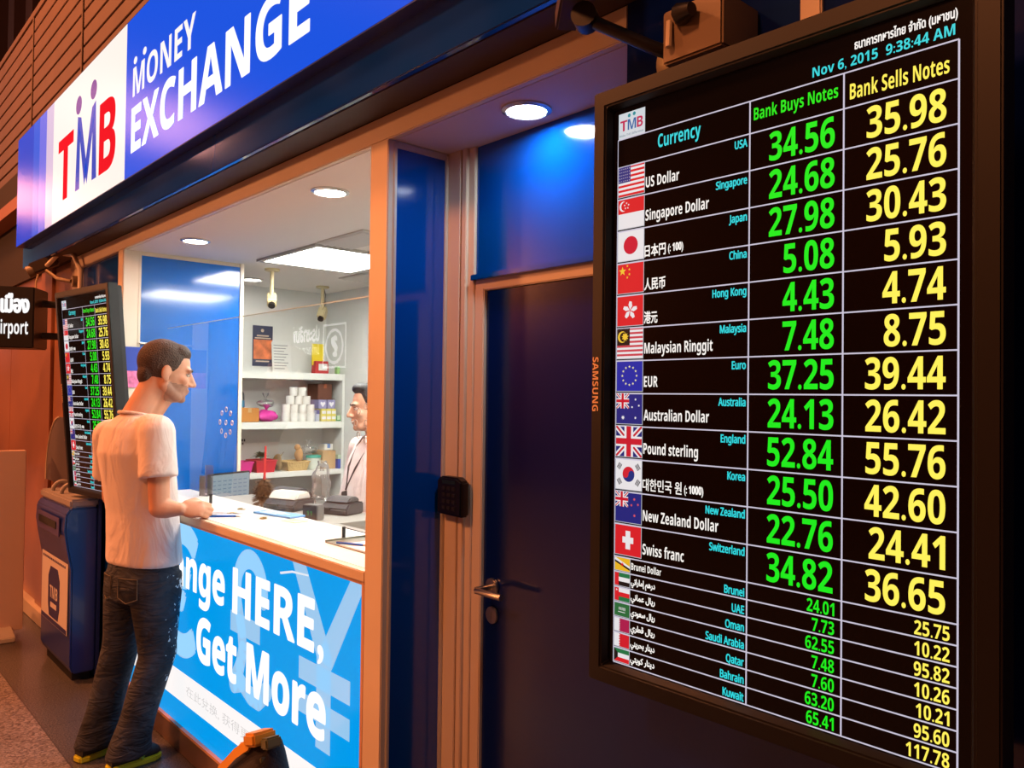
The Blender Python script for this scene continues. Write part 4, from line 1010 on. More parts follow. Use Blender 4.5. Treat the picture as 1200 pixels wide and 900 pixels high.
def face_bits(H, Rm, parent, iris, browm):
    for s in (1, -1):
        q = MB(); q.ell(H(s*.031, .0825, -.001), (.0115, .0108, .0085), Rm); q.build('eye', mat('eye white', (226, 222, 214), .3), parent, smooth=True)
        q = MB(); q.ell(H(s*.031, .0915, -.001), (.0055, .0028, .0055), Rm); q.build('iris', iris, parent, smooth=True)
        q = MB(); q.tube([H(s*.017, .0885, .006), H(s*.031, .0925, .0095), H(s*.046, .084, .004)], [.002, .0032, .002], 8); q.build('eyelid', mat('eyelid line', (120, 80, 64), .6), parent, smooth=True)
        q = MB(); q.tube([H(s*.014, .101, .019), H(s*.030, .0985, .024), H(s*.046, .086, .020)], [.003, .0042, .002], 8); q.build('eyebrow', browm, parent, smooth=True)
def fist(mb, W, d, back, thumb, k=1.0, curl=1.0):
    """hand from the wrist W pointing along d; back is the back of the hand, thumb the side of the thumb"""
    d = Vector(d).normalized(); n = Vector(back); n = (n-d*n.dot(d)).normalized(); s = Vector(thumb); s = (s-d*s.dot(d)-n*s.dot(n)).normalized(); W = Vector(W)
    Rm = Matrix((s, d, n)).transposed()
    mb.ell(W+d*.050*k, (.040*k, .055*k, .017*k), Rm)
    for i, (o, L) in enumerate(((.029, .044), (.010, .050), (-.010, .047), (-.027, .037))):
        p0 = W+d*(.086-.004*abs(i-1))*k+s*o*k+n*.002
        a1, a2, a3 = -.55*curl, -1.75*curl, -2.75*curl
        def dr(a): return d*math.cos(a)+n*math.sin(a)
        p1 = p0+dr(a1)*L*k; p2 = p1+dr(a2)*L*.62*k; p3 = p2+dr(a3)*L*.45*k
        r0 = (.0098 if i < 3 else .0085)*k
        mb.cap(W+d*.05*k+s*o*.8*k, r0, p0, r0*1.06, 10); mb.cap(p0, r0*1.06, p1, r0*.98, 10); mb.cap(p1, r0*.98, p2, r0*.9, 10); mb.cap(p2, r0*.9, p3, r0*.78, 10)
    t0 = W+d*.022*k+s*.026*k; t1 = W+d*.058*k+s*.048*k-n*.012*k; t2 = W+d*.088*k+s*.036*k-n*.026*k; t3 = W+d*.105*k+s*.018*k-n*.032*k
    mb.cap(t0, .015*k, t1, .0125*k, 10); mb.cap(t1, .0125*k, t2, .0110*k, 10); mb.cap(t2, .0110*k, t3, .0085*k, 10)

def skin_mat(name, rgb, stubble=None):
    return mat(name, rgb, .5, noise=(14, .05), sub=.06)
# --- the customer at the counter
man_skin = mat('customer skin', (206, 150, 120), .5, noise=(14, .05), sub=.05)
stub_m = mat('customer stubble', (150, 108, 88), .6, noise=(60, .12))
FT = Vector((-.24, .97, 0)).normalized(); RT = Vector((FT.y, -FT.x, 0)); UP = Vector((0, 0, 1))
man = thing('person', 'person in white T-shirt and paint-splashed jeans leaning an arm on the counter, facing the booth', 'person', (-3.74, 1.08, 0))
MO = man.location
def MP(p): return Vector(p)-MO
NB = Vector((-3.735, 1.13, 1.50))                 # base of the neck
SHR = NB+RT*.185+Vector((0, 0, -.055)); SHL = NB-RT*.175+Vector((0, 0, -.085))
ELR = Vector((-3.505, 1.175, 1.115)); WRR = Vector((-3.462, 1.245, 1.108)); 
ELL = Vector((-3.975, 1.12, 1.12)); WRL = Vector((-3.84, 1.235, 1.02))
b = MB()
HF = Vector((.20, .955, -.20)); HC = Vector((-3.715, 1.262, 1.700))
H, Rm = head_prims(b, HC, HF, (0, .2, 1), 1.06)
b.cap(H(0, -.030, -.045), .056, NB+Vector((0, .01, -.01)), .062, 18); b.cap(H(0, .03, -.09), .034, NB+Vector((0, .06, -.02)), .045)
b.loft([(NB+Vector((0, 0, -.03)), RT*.13, FT*.07), (NB+Vector((0, 0, -.14)), RT*.16, FT*.09), (NB+Vector((0, .02, -.35)), RT*.14, FT*.085), (NB+Vector((0, .03, -.55)), RT*.14, FT*.09)])
for SH_, EL, WR, ds in ((SHR, ELR, WRR, 1), (SHL, ELL, WRL, -1)):
    b.cap(SH_, .050, EL, .042); b.cap(EL, .043, EL.lerp(WR, .35), .042); b.cap(EL.lerp(WR, .35), .042, WR, .028)
fist(b, WRR, (.33, .94, -.04), (.85, -.25, .5), (-.4, .1, .9), 1.02, 1.15)
fist(b, WRL, (.75, .65, -.05), (-.2, .1, .95), (.6, -.7, .3), 1.0, .7)
b.v = [tuple(Vector(p)-MO) for p in b.v]
body = organic(b, 'body', [man_skin, stub_m], .0055, man, smooth=3)
for p in body.data.polygons:                       # stubbled jaw
    q = p.center+MO-HC; r_, f_, u_ = (Rm.transposed() @ q)/1.06
    if -.125 < u_ < -.046 and f_ > .01 and not (u_ > -.06 and f_ > .10): p.material_index = 1
def HM(a, b_, c): return MP(H(a, b_, c))
man_hair = mat('customer dark brown hair', (58, 38, 26), .7, noise=(90, .35), bump=(160, .6))
hair_cap('hair', HM, Rm, man, man_hair, 1.06, (.083, .102, .097), extra=(((0, .03, .085), (.062, .055, .042)), ((0, -.075, -.02), (.058, .035, .055))))
face_bits(HM, Rm, man, mat('dark iris', (50, 36, 28), .2), man_hair)
# T-shirt
sh = MB(); fwd = FT
def ring(z, y, w_, d_, sk=0.): return (Vector((-3.735, y, z))+RT*sk, RT*w_, FT*d_)
sh.loft([ring(.848, 1.190, .196, .124), ring(.87, 1.190, .198, .128), ring(.95, 1.186, .190, .126), ring(1.08, 1.179, .184, .124), ring(1.22, 1.162, .192, .126), ring(1.34, 1.144, .196, .128), ring(1.40, 1.142, .182, .116), ring(1.45, 1.132, .148, .094), ring(1.488, 1.140, .104, .074), ring(1.508, 1.150, .076, .062)], 40, 2.3)
for SH_, EL, s in ((SHR, ELR, 1), (SHL, ELL, -1)):
    d = (EL-SH_).normalized(); e_ = SH_+d*.205
    sh.cap(SH_+Vector((0, 0, -.01)), .076, SH_+d*.08, .074); 
    ax = d.orthogonal().normalized(); ay = d.cross(ax)
    sh.loft([(SH_-d*.0, ax*.074, ay*.074), (SH_+d*.10, ax*.075, ay*.075), (e_, ax*.080, ay*.080)], 24, 2)
sh.cap(SHR-RT*.05+Vector((0, 0, .008)), .062, SHR, .066); sh.cap(SHL+RT*.05+Vector((0, 0, .008)), .062, SHL, .066)
sh.v = [tuple(Vector(p)-MO) for p in sh.v]
def shirt_mat(name, rgb):
    m = mat(name, rgb, .85, sub=.0); nt = m.node_tree; p = nt.nodes['Principled BSDF']; L = nt.links.new
    p.inputs['Sheen Weight'].default_value = .2
    tc = nt.nodes.new('ShaderNodeTexCoord'); mp = nt.nodes.new('ShaderNodeMapping'); mp.inputs['Scale'].default_value = (9, 9, 3.2); mp.inputs['Rotation'].default_value = (.5, .35, 0)
    n = nt.nodes.new('ShaderNodeTexNoise'); n.inputs['Scale'].default_value = 1.0; n.inputs['Detail'].default_value = 3; n.inputs['Distortion'].default_value = 1.2
    L(tc.outputs['Object'], mp.inputs[0]); L(mp.outputs[0], n.inputs['Vector'])
    b_ = nt.nodes.new('ShaderNodeBump'); b_.inputs['Strength'].default_value = .55; b_.inputs['Distance'].default_value = .035
    L(n.outputs['Fac'], b_.inputs['Height']); L(b_.outputs['Normal'], p.inputs['Normal']); return m
tee_m = shirt_mat('white cotton', (222, 206, 200))
tee = organic(sh, 'tshirt', tee_m, .0075, man, smooth=6)
q = MB(); nr = [NB+Vector((0, .012, .006))+RT*.074*math.cos(a)+FT*.064*math.sin(a)+UP*(.012*-math.sin(a)) for a in [2*PI*k/28 for k in range(28)]]
q.tube(nr, .0075, 8, closed=True); q.v = [tuple(Vector(p)-MO) for p in q.v]; q.build('collar', tee_m, man, smooth=True)
# jeans
def jeans_mat():
    m = bpy.data.materials.new('dark denim with paint splashes'); m.use_nodes = True; nt = m.node_tree; p = nt.nodes['Principled BSDF']; L = nt.links.new
    tc = nt.nodes.new('ShaderNodeTexCoord')
    n = nt.nodes.new('ShaderNodeTexNoise'); n.inputs['Scale'].default_value = 7; n.inputs['Detail'].default_value = 5; L(tc.outputs['Object'], n.inputs['Vector'])
    r = nt.nodes.new('ShaderNodeValToRGB'); r.color_ramp.elements[0].color = lin((16, 20, 28)); r.color_ramp.elements[1].color = lin((58, 64, 76)); r.color_ramp.elements[0].position = .35; r.color_ramp.elements[1].position = .72; L(n.outputs['Fac'], r.inputs[0])
    # paint splashes down the front of the right thigh and shin
    g = nt.nodes.new('ShaderNodeTexNoise'); g.inputs['Scale'].default_value = 38; g.inputs['Detail'].default_value = 4; L(tc.outputs['Object'], g.inputs['Vector'])
    sep = nt.nodes.new('ShaderNodeSeparateXYZ'); L(tc.outputs['Object'], sep.inputs[0])
    a = nt.nodes.new('ShaderNodeMapRange'); a.inputs[1].default_value = .12; a.inputs[2].default_value = .24; a.inputs[3].default_value = -.16; a.inputs[4].default_value = .115; L(sep.outputs['Y'], a.inputs[0])
    s_ = nt.nodes.new('ShaderNodeMath'); s_.operation = 'ADD'; L(g.outputs['Fac'], s_.inputs[0]); L(a.outputs[0], s_.inputs[1])
    st = nt.nodes.new('ShaderNodeMath'); st.operation = 'GREATER_THAN'; st.inputs[1].default_value = .625; L(s_.outputs[0], st.inputs[0])
    mx = nt.nodes.new('ShaderNodeMix'); mx.data_type = 'RGBA'; L(st.outputs[0], mx.inputs[0]); L(r.outputs[0], mx.inputs[6]); mx.inputs[7].default_value = lin((206, 216, 222)); L(mx.outputs[2], p.inputs['Base Color'])
    p.inputs['Roughness'].default_value = .8
    w_ = nt.nodes.new('ShaderNodeMapping'); w_.inputs['Scale'].default_value = (5, 5, 15); L(tc.outputs['Object'], w_.inputs[0])
    n2 = nt.nodes.new('ShaderNodeTexNoise'); n2.inputs['Scale'].default_value = 1.6; n2.inputs['Distortion'].default_value = 1.5; L(w_.outputs[0], n2.inputs['Vector'])
    b_ = nt.nodes.new('ShaderNodeBump'); b_.inputs['Strength'].default_value = .6; b_.inputs['Distance'].default_value = .03; L(n2.outputs['Fac'], b_.inputs['Height']); L(b_.outputs['Normal'], p.inputs['Normal'])
    return m
j = MB(); PC = Vector((-3.735, 1.190, .86))
HPL, HPR = PC-RT*.085+Vector((0, 0, -.05)), PC+RT*.085+Vector((0, 0, -.05))
KNL, KNR = Vector((-3.838, 1.132, .47)), Vector((-3.652, 1.228, .45)); ANL, ANR = Vector((-3.850, 1.045, .085)), Vector((-3.650, 1.115, .085))
j.loft([(PC+Vector((0, 0, .055)), RT*.168, FT*.112), (PC, RT*.176, FT*.120), (PC+Vector((0, -.008, -.10)), RT*.182, FT*.126), (PC+Vector((0, -.008, -.17)), RT*.170, FT*.112)], 32, 2.3)
for HP, KN, AN in ((HPL, KNL, ANL), (HPR, KNR, ANR)):
    def rg(c, w_, d_): return (c, RT*w_, FT*d_)
    j.loft([rg(HP, .090, .118), rg(HP.lerp(KN, .22), .092, .114), rg(HP.lerp(KN, .55), .082, .098), rg(HP.lerp(KN, .85), .070, .084), rg(KN, .068, .082), rg(KN.lerp(AN, .3), .066, .080), rg(KN.lerp(AN, .7), .066, .076), rg(KN.lerp(AN, .92), .072, .084), rg(AN+Vector((0, 0, -.035)), .078, .098)], 24, 2.1)
j.v = [tuple(Vector(p)-MO) for p in j.v]
jm = jeans_mat(); jeans = organic(j, 'jeans', jm, .0075, man, smooth=4)
for s, K in ((-1, 'l'), (1, 'r')):
    c = PC+Vector((0, -.008, -.10)); dep = lambda L_: .1255*(1-min(.98, abs(L_)/.182)**2.3)**(1/2.3)+.0015
    q = MB(); pts = [c+RT*(a+.078*s)-FT*dep(a+.078*s)+UP*z for a, z in ((-.05, .045), (-.02, .045), (.02, .045), (.05, .045), (.05, -.04), (0, -.06), (-.05, -.04))]
    q.tube(pts, .0022, 6, closed=True); q.v = [tuple(Vector(p)-MO) for p in q.v]; q.build('back_pocket_seam', mat('pocket seam', (92, 84, 70), .8), jeans, smooth=True)
# shoes
sole_m = mat('yellow green sole', (206, 206, 40), .5); shoe_m = mat('dark shoe upper', (40, 42, 44), .6, noise=(30, .2))
for AN, d in ((ANL, Vector((-.30, .95, 0))), (ANR, Vector((-.12, .99, 0)))):
    d.normalize(); sd = Vector((d.y, -d.x, 0)).normalized(); base = Vector((AN.x, AN.y-(.012 if AN is ANR else 0), 0))-MO; kf = .80 if AN is ANR else 1.0; d_unit = d.copy(); d = d*kf
    prof = [(-.095, .026, .034), (-.06, .040, .040), (.0, .040, .040), (.08, .046, .046), (.14, .046, .044), (.185, .026, .028)]
    q = MB(); pts_l = [base+d*a+sd*w_ for a, w_, _ in prof]+[base+d*a-sd*w_ for a, w_, _ in prof[::-1]]
    q.prism([(p.x, p.y) for p in pts_l], .0005, .028, 'z'); so = q.build('sole', sole_m, man, bevel=.006)
    q = MB(); q.loft([(base+d*-.085+UP*.045, sd*.030, UP*.034), (base+d*-.05+UP*.062, sd*.040, UP*.050), (base+d*.02+UP*.062, sd*.042, UP*.052), (base+d*.09+UP*.050, sd*.044, UP*.036), (base+d*.15+UP*.040, sd*.040, UP*.026), (base+d*.178+UP*.034, sd*.022, UP*.014)], 20, 2.2)
    q.build('shoe', shoe_m, man, smooth=True)
    q = MB(); q.tube([base+d*.06+sd*.043+UP*.03, base+d*.10+sd*.030+UP*.078, base+d*.10-sd*.030+UP*.078, base+d*.06-sd*.043+UP*.03], .010, 8); q.build('strap', mat('lime strap', (150, 190, 60), .5), man, smooth=True)
# watch-side wallet corner under the shirt hem on his right
# --- the clerk
cl = thing('person', 'person in pale shirt with a lanyard badge standing behind the glass, smiling at the customer', 'person', (-3.635, 2.37, 0))
MO2 = cl.location
CFT = Vector((-.06, -1, 0)).normalized(); CRT = Vector((CFT.y, -CFT.x, 0))
NB2 = Vector((-3.665, 2.345, 1.375))
clerk_skin = mat('clerk skin', (206, 160, 134), .5, noise=(14, .04), sub=.05)
b = MB(); HC2 = Vector((-3.683, 2.315, 1.540)); HF2 = Vector((-.33, -.94, -.10))
H2, Rm2 = head_prims(b, HC2, HF2, (0, 0, 1), .99)
b.cap(H2(0, -.02, -.06), .054, NB2, .056, 18)
S2R = NB2+CRT*.18+Vector((0, 0, -.06)); S2L = NB2-CRT*.18+Vector((0, 0, -.06))
E2R = S2R+Vector((-.07, -.02, -.27)); W2R = E2R+CFT*.12-CRT*.06+Vector((0, 0, -.12)); E2L = S2L+Vector((.04, -.02, -.28)); W2L = E2L+CFT*.16+Vector((0, 0, -.14))
b.loft([(NB2+Vector((0, 0, -.03)), CRT*.12, CFT*.06), (NB2+Vector((0, 0, -.2)), CRT*.14, CFT*.08), (NB2+Vector((0, 0, -.42)), CRT*.13, CFT*.08)])
for EL, WR in ((E2R, W2R), (E2L, W2L)): b.cap(EL, .036, WR, .026)
fist(b, W2R, CFT+Vector((0, 0, -.6)), (-.9, .3, .3), (.3, -.3, .8), .92, .55)
fist(b, W2L, CFT+Vector((0, 0, -.8)), (.9, -.3, .3), (-.3, -.3, .8), .92, .55)
b.v = [tuple(Vector(p)-MO2) for p in b.v]
cbody = organic(b, 'body', clerk_skin, .0055, cl, smooth=3)
def HC_(a, b_, c): return H2(a, b_, c)-MO2
chair_m = mat('clerk black hair', (22, 20, 24), .45, noise=(60, .3), bump=(140, .5))
hair_cap('hair', HC_, Rm2, cl, chair_m, .99, (.083, .101, .099), extra=(((0, .035, .105), (.055, .055, .032)),))
face_bits(HC_, Rm2, cl, mat('dark iris', (50, 36, 28), .2), chair_m)
q = MB(); q.tube([H2(.030, .090, -.060), H2(.014, .1055, -.0695), H2(-.014, .1055, -.0695), H2(-.030, .090, -.060)], [.0012, .0040, .0040, .0012], 8); q.v = [tuple(Vector(p)-MO2) for p in q.v]; q.build('smile', mat('teeth', (236, 228, 218), .3), cl, smooth=True)
cs = MB()
def cring(z, k, w_, d_): return (Vector((NB2.x, NB2.y, z))+CFT*k, CRT*w_, CFT*d_)
cs.loft([cring(.93, .015, .170, .130), cring(.97, .03, .196, .152), cring(1.06, .03, .196, .148), cring(1.18, .018, .186, .130), cring(1.27, 0, .184, .116), cring(1.325, 0, .160, .090), cring(1.372, 0, .085, .064)], 36, 2.3)
for SH_, EL, WR in ((S2R, E2R, W2R), (S2L, E2L, W2L)):
    cs.cap(SH_, .064, EL, .054); cs.cap(EL, .055, WR, .042)
cs.v = [tuple(Vector(p)-MO2) for p in cs.v]
cshirt_m = shirt_mat('pale pinkish shirt cotton', (222, 208, 206))
cshirt = organic(cs, 'shirt', cshirt_m, .0075, cl, smooth=4)
for s in (1, -1):
    q = MB(); a0 = NB2+CRT*.058*s+Vector((0, 0, .03))-MO2; 
    q.add([tuple(a0-CFT*.03), tuple(NB2-MO2+CFT*.072+CRT*.012*s+UP*.012), tuple(NB2-MO2+CFT*.085+CRT*.060*s-UP*.045), tuple(a0+CRT*.016*s-UP*.03-CFT*.02), tuple(a0-CFT*.03+CRT*.004*s), tuple(NB2-MO2+CFT*.076+CRT*.014*s+UP*.010), tuple(NB2-MO2+CFT*.089+CRT*.062*s-UP*.045), tuple(a0+CRT*.020*s-UP*.03-CFT*.02)], [(0, 1, 2, 3), (4, 7, 6, 5), (0, 4, 5, 1), (1, 5, 6, 2), (2, 6, 7, 3), (3, 7, 4, 0)])
    q.build('collar', cshirt_m, cl)
chest = lambda s, k, z: NB2-MO2+CFT*k+CRT*s+Vector((0, 0, z))
lan = mat('dark lanyard', (40, 28, 26), .6)
q = MB(); q.tube([chest(.055, .0, .02), chest(.062, .085, -.06), chest(.050, .135, -.15), chest(.020, .158, -.24), chest(.012, .168, -.27)], .0055, 8).tube([chest(-.055, .0, .02), chest(-.055, .085, -.06), chest(-.030, .135, -.15), chest(.006, .158, -.24), chest(.012, .168, -.27)], .0055, 8); q.build('lanyard', lan, cl, smooth=True)
c = chest(.012, .172, -.32); T_ = Matrix.Translation(c) @ Matrix((CRT, CFT, UP)).transposed().to_4x4() @ Matrix.Rotation(.22, 4, 'Y')
q = MB().box(-.028, .028, -.004, .005, -.05, .045, T_); bd = q.build('badge', mat('badge holder', (48, 40, 40), .35), cl, bevel=.003)
q = MB().box(-.020, .020, .0052, .0062, -.035, .015, T_); q.build('badge_print', mat('badge print', (150, 130, 120), .5, noise=(60, .6)), bd)
q = MB(); q.loft([cring(.90, .012, .166, .126), cring(.945, .012, .168, .128)], 36, 2.3); q.v = [tuple(Vector(p)-MO2) for p in q.v]; q.build('belt', mat('dark belt', (30, 24, 22), .4), cl, smooth=True)
j = MB(); PC2 = Vector((NB2.x, NB2.y, .86))
j.loft([cring(.93, .01, .160, .120), cring(.84, .005, .168, .125), cring(.74, 0, .165, .118)], 28, 2.3)
for s in (1, -1):
    h0 = PC2+CRT*.08*s+Vector((0, 0, -.06)); a0 = Vector((h0.x, h0.y, .06))+CRT*.02*s
    j.loft([(h0, CRT*.085, CFT*.10), (h0.lerp(a0, .5), CRT*.066, CFT*.075), (a0, CRT*.062, CFT*.07)], 20, 2.1)
j.v = [tuple(Vector(p)-MO2) for p in j.v]; organic(j, 'trousers', mat('dark trousers', (36, 36, 42), .8), .010, cl)
for s in (1, -1):
    a0 = PC2+CRT*.10*s; q = MB(); q.loft([(Vector((a0.x, a0.y, .035))-CFT*.09-MO2, CRT*.03, UP*.034), (Vector((a0.x, a0.y, .045))-MO2, CRT*.042, UP*.045), (Vector((a0.x, a0.y, .035))+CFT*.12-MO2, CRT*.042, UP*.034), (Vector((a0.x, a0.y, .022))+CFT*.18-MO2, CRT*.022, UP*.02)], 18); q.build('shoe', black_pl, cl, smooth=True)

# ------------------------------------------------------------------ left end: kiosk, hanging sign, low barrier, plant, backpack
kb = mat('kiosk blue plastic', (14, 44, 128), .3, coat=.2)
t = thing('bank_kiosk', 'tall blue bank machine with a white label standing below the far rate screen', 'kiosk', (-5.2, 1.24, 0))
prof = [(1.300, .05), (1.190, .05), (1.175, .09), (1.172, .62), (1.150, .74), (1.135, .84), (1.140, .925), (1.165, .962), (1.300, .962)]
at(t, MB().prism(prof, -5.56, -4.875, 'x'), 'body', kb, bevel=.008)
at(t, MB().box(-5.50, -4.93, 1.20, 1.29, 0, .05), 'plinth', black_matt)
at(t, MB().box(-5.57, -4.868, 1.160, 1.302, .963, 1.010), 'top_cap', mat('grey kiosk top', (150, 142, 138), .45), bevel=.010)
at(t, MB().box(-5.62, -4.86, 1.302, 1.318, .02, 1.012), 'back_plate', mat('kiosk blue edge', (20, 40, 110), .4))
m = MB(); at(t, MB().prism([(1.1332, .80), (1.1332, .90), (1.126, .905), (1.126, .795)], -5.48, -4.96, 'x'), 'slot_panel', mat('kiosk slot panel', (70, 62, 120), .35), bevel=.003)
at(t, MB().box(-5.42, -5.02, 1.122, 1.127, .835, .875), 'slot', black_matt)
lab = at(t, MB().box(-5.52, -4.92, 1.167, 1.1715, .25, .66), 'white_label', mat('label white', (232, 222, 212), .45), bevel=.004)
m = MB().prism([(-5.32, .29), (-5.12, .29), (-5.09, .36), (-5.09, .52), (-5.14, .58), (-5.30, .58), (-5.35, .52), (-5.35, .36)], 1.1655, 1.167, 'y'); at(t, m, 'emblem', mat('label navy', (40, 44, 110), .4)).parent = lab
m = MB(); m.keep = True; letters(m, 'TMB', 0, 0, 1, box=(-5.31, -5.13, .40, .47), y=1.165); m.sheet(rect(-5.29, -5.15, .345, .375), 1.165); at(t, m, 'emblem_lettering', mat('label white', (232, 222, 212), .45)).parent = lab
m = MB(); m.box(-5.51, -4.93, 1.166, 1.1672, .255, .28); at(t, m, 'label_strip', mat('label navy', (40, 44, 110), .4)).parent = lab
m = MB()
for k in range(14): m.box(-5.49+k*.038, -5.49+k*.038+.024, 1.166, 1.1672, .615, .628)
at(t, m, 'label_print', mat('label navy', (40, 44, 110), .4)).parent = lab
for x in (-5.40, -5.20):
    at(t, MB().tube([(x, 1.19+.05-.05*math.cos(a), 1.008+.055*math.sin(a)) for a in [PI*k/12 for k in range(13)]], .012, 10), 'guard_hoop', mat('grey kiosk top', (150, 142, 138), .45), smooth=True)
arc = [(-6.02, 1.02)]+[(-6.02+.02*k+.10*(k/10)**2*1.0, 1.02+.36*math.sin(PI/2*k/10)) for k in range(11)]
t = thing('header_board', 'dark grey arched board rising behind the blue bank machine', 'board', (-5.6, 1.33, .9))
pts = [(-5.06, 1.0135), (-6.12, 1.0135)]+[(-6.12+.34*(1-math.cos(PI/2*k/10)), 1.04+.40*math.sin(PI/2*k/10)) for k in range(1, 11)]+[(-5.06, 1.44)]
at(t, MB().prism(pts, 1.305, 1.318, 'y'), 'panel', mat('dark grey board', (92, 78, 76), .5))
at(t, MB().tube([(p[0], 1.304, p[1]) for p in pts[1:12]], .006, 6), 'edge_trim', tan, smooth=True)
t = thing('price_tag', 'small red and white tag on the arched board beside the far rate screen', 'tag', (-5.57, 1.296, 1.345))
MB().box(-.045, .045, 0, .006, -.05, .05).build('card', mat('tag pink white', (236, 190, 180), .5), t, bevel=.002); MB().box(-.022, .022, -.0012, 0, -.01, .034).box(-.040, .040, -.0012, 0, -.045, -.028).build('print', mat('tag red', (150, 30, 50), .5), t)
t = thing('hanging_sign', 'black hanging direction sign with white Thai lettering over the word Airport', 'sign', (-5.55, 1.10, 2.052), (0, 0, -.52))
# local frame: the face looks along +X, the text runs along +Y
MB().box(-.24, 0, -1.30, 0, -.186, .186).build('case', mat('black sign case', (20, 16, 16), .4), t, bevel=.006)
hw = glow('sign lettering', (250, 250, 250), 1.0)
q = MB(); q.keep = True; letters(q, '\u0e14\u0e2d\u0e19\u0e40\u0e21\u0e37\u0e2d\u0e07', 0, 0, 1, style='x', box=(-.325, -.030, .030, .140), fat=.006)
q.v = [(.002, p[0], p[2]) for p in q.v]; q.build('lettering', hw, t)
q = MB(); q.keep = True; letters(q, 'Don Mueang Airport', 0, 0, 1, box=(-.575, -.03, -.130, -.015))
q.v = [(.002, p[0], p[2]) for p in q.v]; q.build('lettering', hw, t)
MB().tube([(-.12, -.06, .10), (-.245, .155, .10)], .022, 8).tube([(-.12, -.06, -.10), (-.245, .155, -.10)], .022, 8).build('bracket', black_matt, t, smooth=True)
t = thing('low_barrier', 'pale low partition panel with a white foot at the left edge of the floor', 'partition panel', (-6.08, .70, 0), (0, 0, .0))
MB().box(-.025, .025, -1.6, .475, .04, 1.215).build('panel', mat('pale partition', (232, 204, 188), .6, noise=(3, .03)), t, bevel=.004)
for y in (.36, -1.2): MB().prism([(-.14, 0), (.16, 0), (.16, .03), (.05, .07), (-.05, .07), (-.14, .03)], y-.05, y+.05, 'y').build('foot', cream, t, bevel=.005)
leafm = mat('dark green leaf', (40, 46, 26), .5)
t = thing('potted_plant', 'dark narrow-leaved potted plant behind the pale low partition', 'plant', (-6.75, .62, 0))
q = MB(); rnd = random.Random(8)
for k in range(16):
    a = rnd.uniform(0, 2*PI) if k > 3 else (.9, 1.3, .6, 1.8)[k]; L_ = rnd.uniform(.35, .62); el = rnd.uniform(.2, 1.2)
    d = Vector((math.cos(a)*math.cos(el), math.sin(a)*math.cos(el), math.sin(el))); s = Vector((-math.sin(a), math.cos(a), 0))
    P_ = [Vector((0, 0, 1.25))+d*L_*f_+Vector((0, 0, -L_*.8*f_*f_*math.cos(el))) for f_ in (0, .2, .4, .6, .8, 1)]; ws = [.006, .016, .020, .017, .011, .001]; vs = []
    for p, w2 in zip(P_, ws): vs += [tuple(p-s*w2), tuple(p+s*w2+Vector((0, 0, .004)))]
    q.add(vs, [(2*i, 2*i+1, 2*i+3, 2*i+2) for i in range(5)])
q.build('leaves', leafm, t, smooth=True)
MB().tube([(0, 0, .30), (.01, .01, .8), (0, 0, 1.27)], [.02, .016, .012], 8).build('stem', mat('plant stem', (70, 52, 34), .8), t, smooth=True)
MB().lathe([(.13, 0), (.17, .30), (.18, .31), (.18, .34), (.155, .34), (.15, .31)], 24).build('pot', mat('dark pot', (60, 46, 40), .6), t, smooth=True)
# backpack leaning at the lightbox
pk = mat('black pack fabric', (34, 28, 30), .75, bump=(120, .3)); yl = mat('mustard webbing', (214, 150, 40), .6)
t = thing('backpack', 'black backpack with mustard straps standing on the floor against the blue poster', 'backpack', (-2.455, 1.13, 0)); t.scale = (.80, .85, .985)
q = MB()
q.loft([(Vector((0, 0, .012)), Vector((.19, 0, 0)), Vector((0, .11, 0))), (Vector((0, 0, .10)), Vector((.20, 0, 0)), Vector((0, .125, 0))), (Vector((.01, 0, .28)), Vector((.185, 0, 0)), Vector((0, .12, 0))), (Vector((.02, .01, .40)), Vector((.15, 0, 0)), Vector((0, .10, 0))), (Vector((.055, .02, .475)), Vector((.09, 0, 0)), Vector((0, .065, 0))), (Vector((.085, .025, .515)), Vector((.05, 0, 0)), Vector((0, .04, 0)))], 28, 2.6)
q.build('body', pk, t, smooth=True)
q = MB(); pts = [Vector((-.15, -.07, .30)), Vector((-.09, -.085, .40)), Vector((0, -.06, .475)), Vector((.06, -.035, .515))]
vs = []
for p in pts: vs += [tuple(p+Vector((-.012, -.012, .012))), tuple(p+Vector((.014, -.018, -.012)))]
q.add(vs, [(2*i, 2*i+1, 2*i+3, 2*i+2) for i in range(3)]); q.build('strap', yl, t, smooth=True)
R = Matrix.Translation((.085, -.005, .535)) @ Matrix.Rotation(-.25, 4, 'Y')
MB().box(-.050, .045, -.055, .035, -.022, .020, R).build('top_flap', yl, t, bevel=.008)
MB().box(-.115, -.05, -.045, .025, -.040, -.010, R).build('strap_end', mat('pale mustard webbing', (222, 170, 80), .6), t, bevel=.004)
MB().box(.045, .10, -.03, .03, -.035, .0, R).build('buckle', mat('olive buckle', (96, 96, 62), .5), t, bevel=.006)
MB().prism([(.085, .46), (.135, .49), (.125, .43), (.105, .40)], -.03, -.012, 'y').build('webbing_tail', mat('olive buckle', (96, 96, 62), .5), t, bevel=.002)
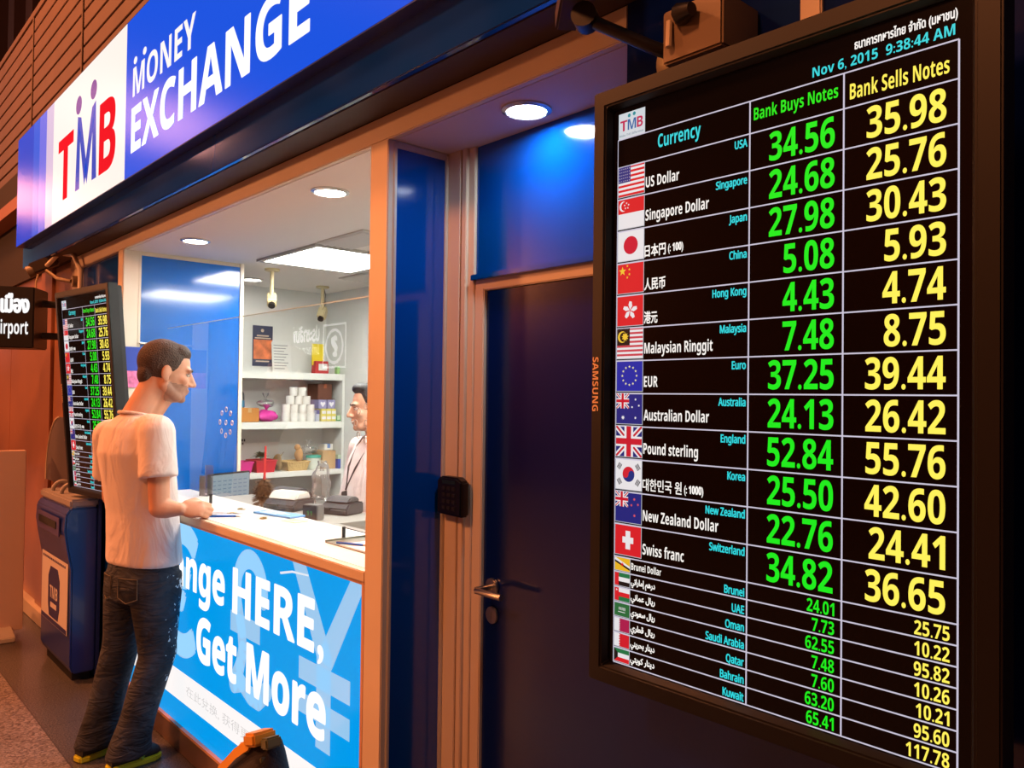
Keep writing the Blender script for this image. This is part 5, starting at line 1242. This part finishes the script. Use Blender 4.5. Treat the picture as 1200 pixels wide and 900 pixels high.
# small poster on the jamb
t = thing('small_poster', 'narrow blue and pink poster on the cream jamb between far rate screen and man', 'poster', (-4.5775, 1.38, 1.75))
MB().box(.0, .004, -.045, .05, -.12, .10).build('sheet', mat('poster blue print', (30, 60, 160), .4), t)
MB().box(.004, .0055, -.045, .05, -.12, -.03).build('pink_field', mat('poster pink print', (226, 120, 170), .45, noise=(40, .4)), t)
# illuminated information sign across the hall, seen only as a reflection in the glass
t = thing('information_sign', 'black hanging information sign with a question mark symbol, mirrored in the glass', 'sign', (-15.15, -5.0, 2.65), (0, 0, PI))
MB().box(-1.62, 1.55, .002, .20, -.52, .50).build('case', mat('black sign case', (20, 16, 16), .4), t, bevel=.01)
iw = glow('information lettering', (250, 252, 250), 4.5)
def ringstrip(q, cx, cz, r0, r1, n=40):
    for k in range(n):
        a, c_ = 2*PI*k/n, 2*PI*(k+1)/n
        q.sheet([(cx+r0*math.cos(a), cz+r0*math.sin(a)), (cx+r1*math.cos(a), cz+r1*math.sin(a)), (cx+r1*math.cos(c_), cz+r1*math.sin(c_)), (cx+r0*math.cos(c_), cz+r0*math.sin(c_))], 0)
q = MB(); q.keep = True; ringstrip(q, -.88, -.06, .30, .36); letters(q, '?', 0, 0, 1, style='x', box=(-.99, -.77, -.25, .13), fat=.028)
for r_ in (rect(-1.34, -.42, .36, .40), rect(-1.34, -.42, -.50, -.46), rect(-1.34, -1.30, -.5, .4), rect(-.46, -.42, -.5, .4)): q.sheet(r_, 0)
q.build('question_symbol', iw, t)
q = MB(); q.keep = True; letters(q, '\u0e1b\u0e23\u0e30\u0e0a\u0e32\u0e2a\u0e31\u0e21\u0e1e\u0e31\u0e19\u0e18\u0e4c', 0, 0, 1, style='x', box=(-.26, 1.30, .08, .42), fat=.012); q.build('lettering', iw, t)
q = MB(); q.keep = True; letters(q, 'Information', 0, 0, 1, style='s', box=(-.26, 1.05, -.20, .02)); q.build('lettering', iw, t)
for x in (-1.2, 1.1): MB().tube([(x, .1, .49), (x, .1, 6.0)], .015, 8).build('hanger', black_matt, t, smooth=True)
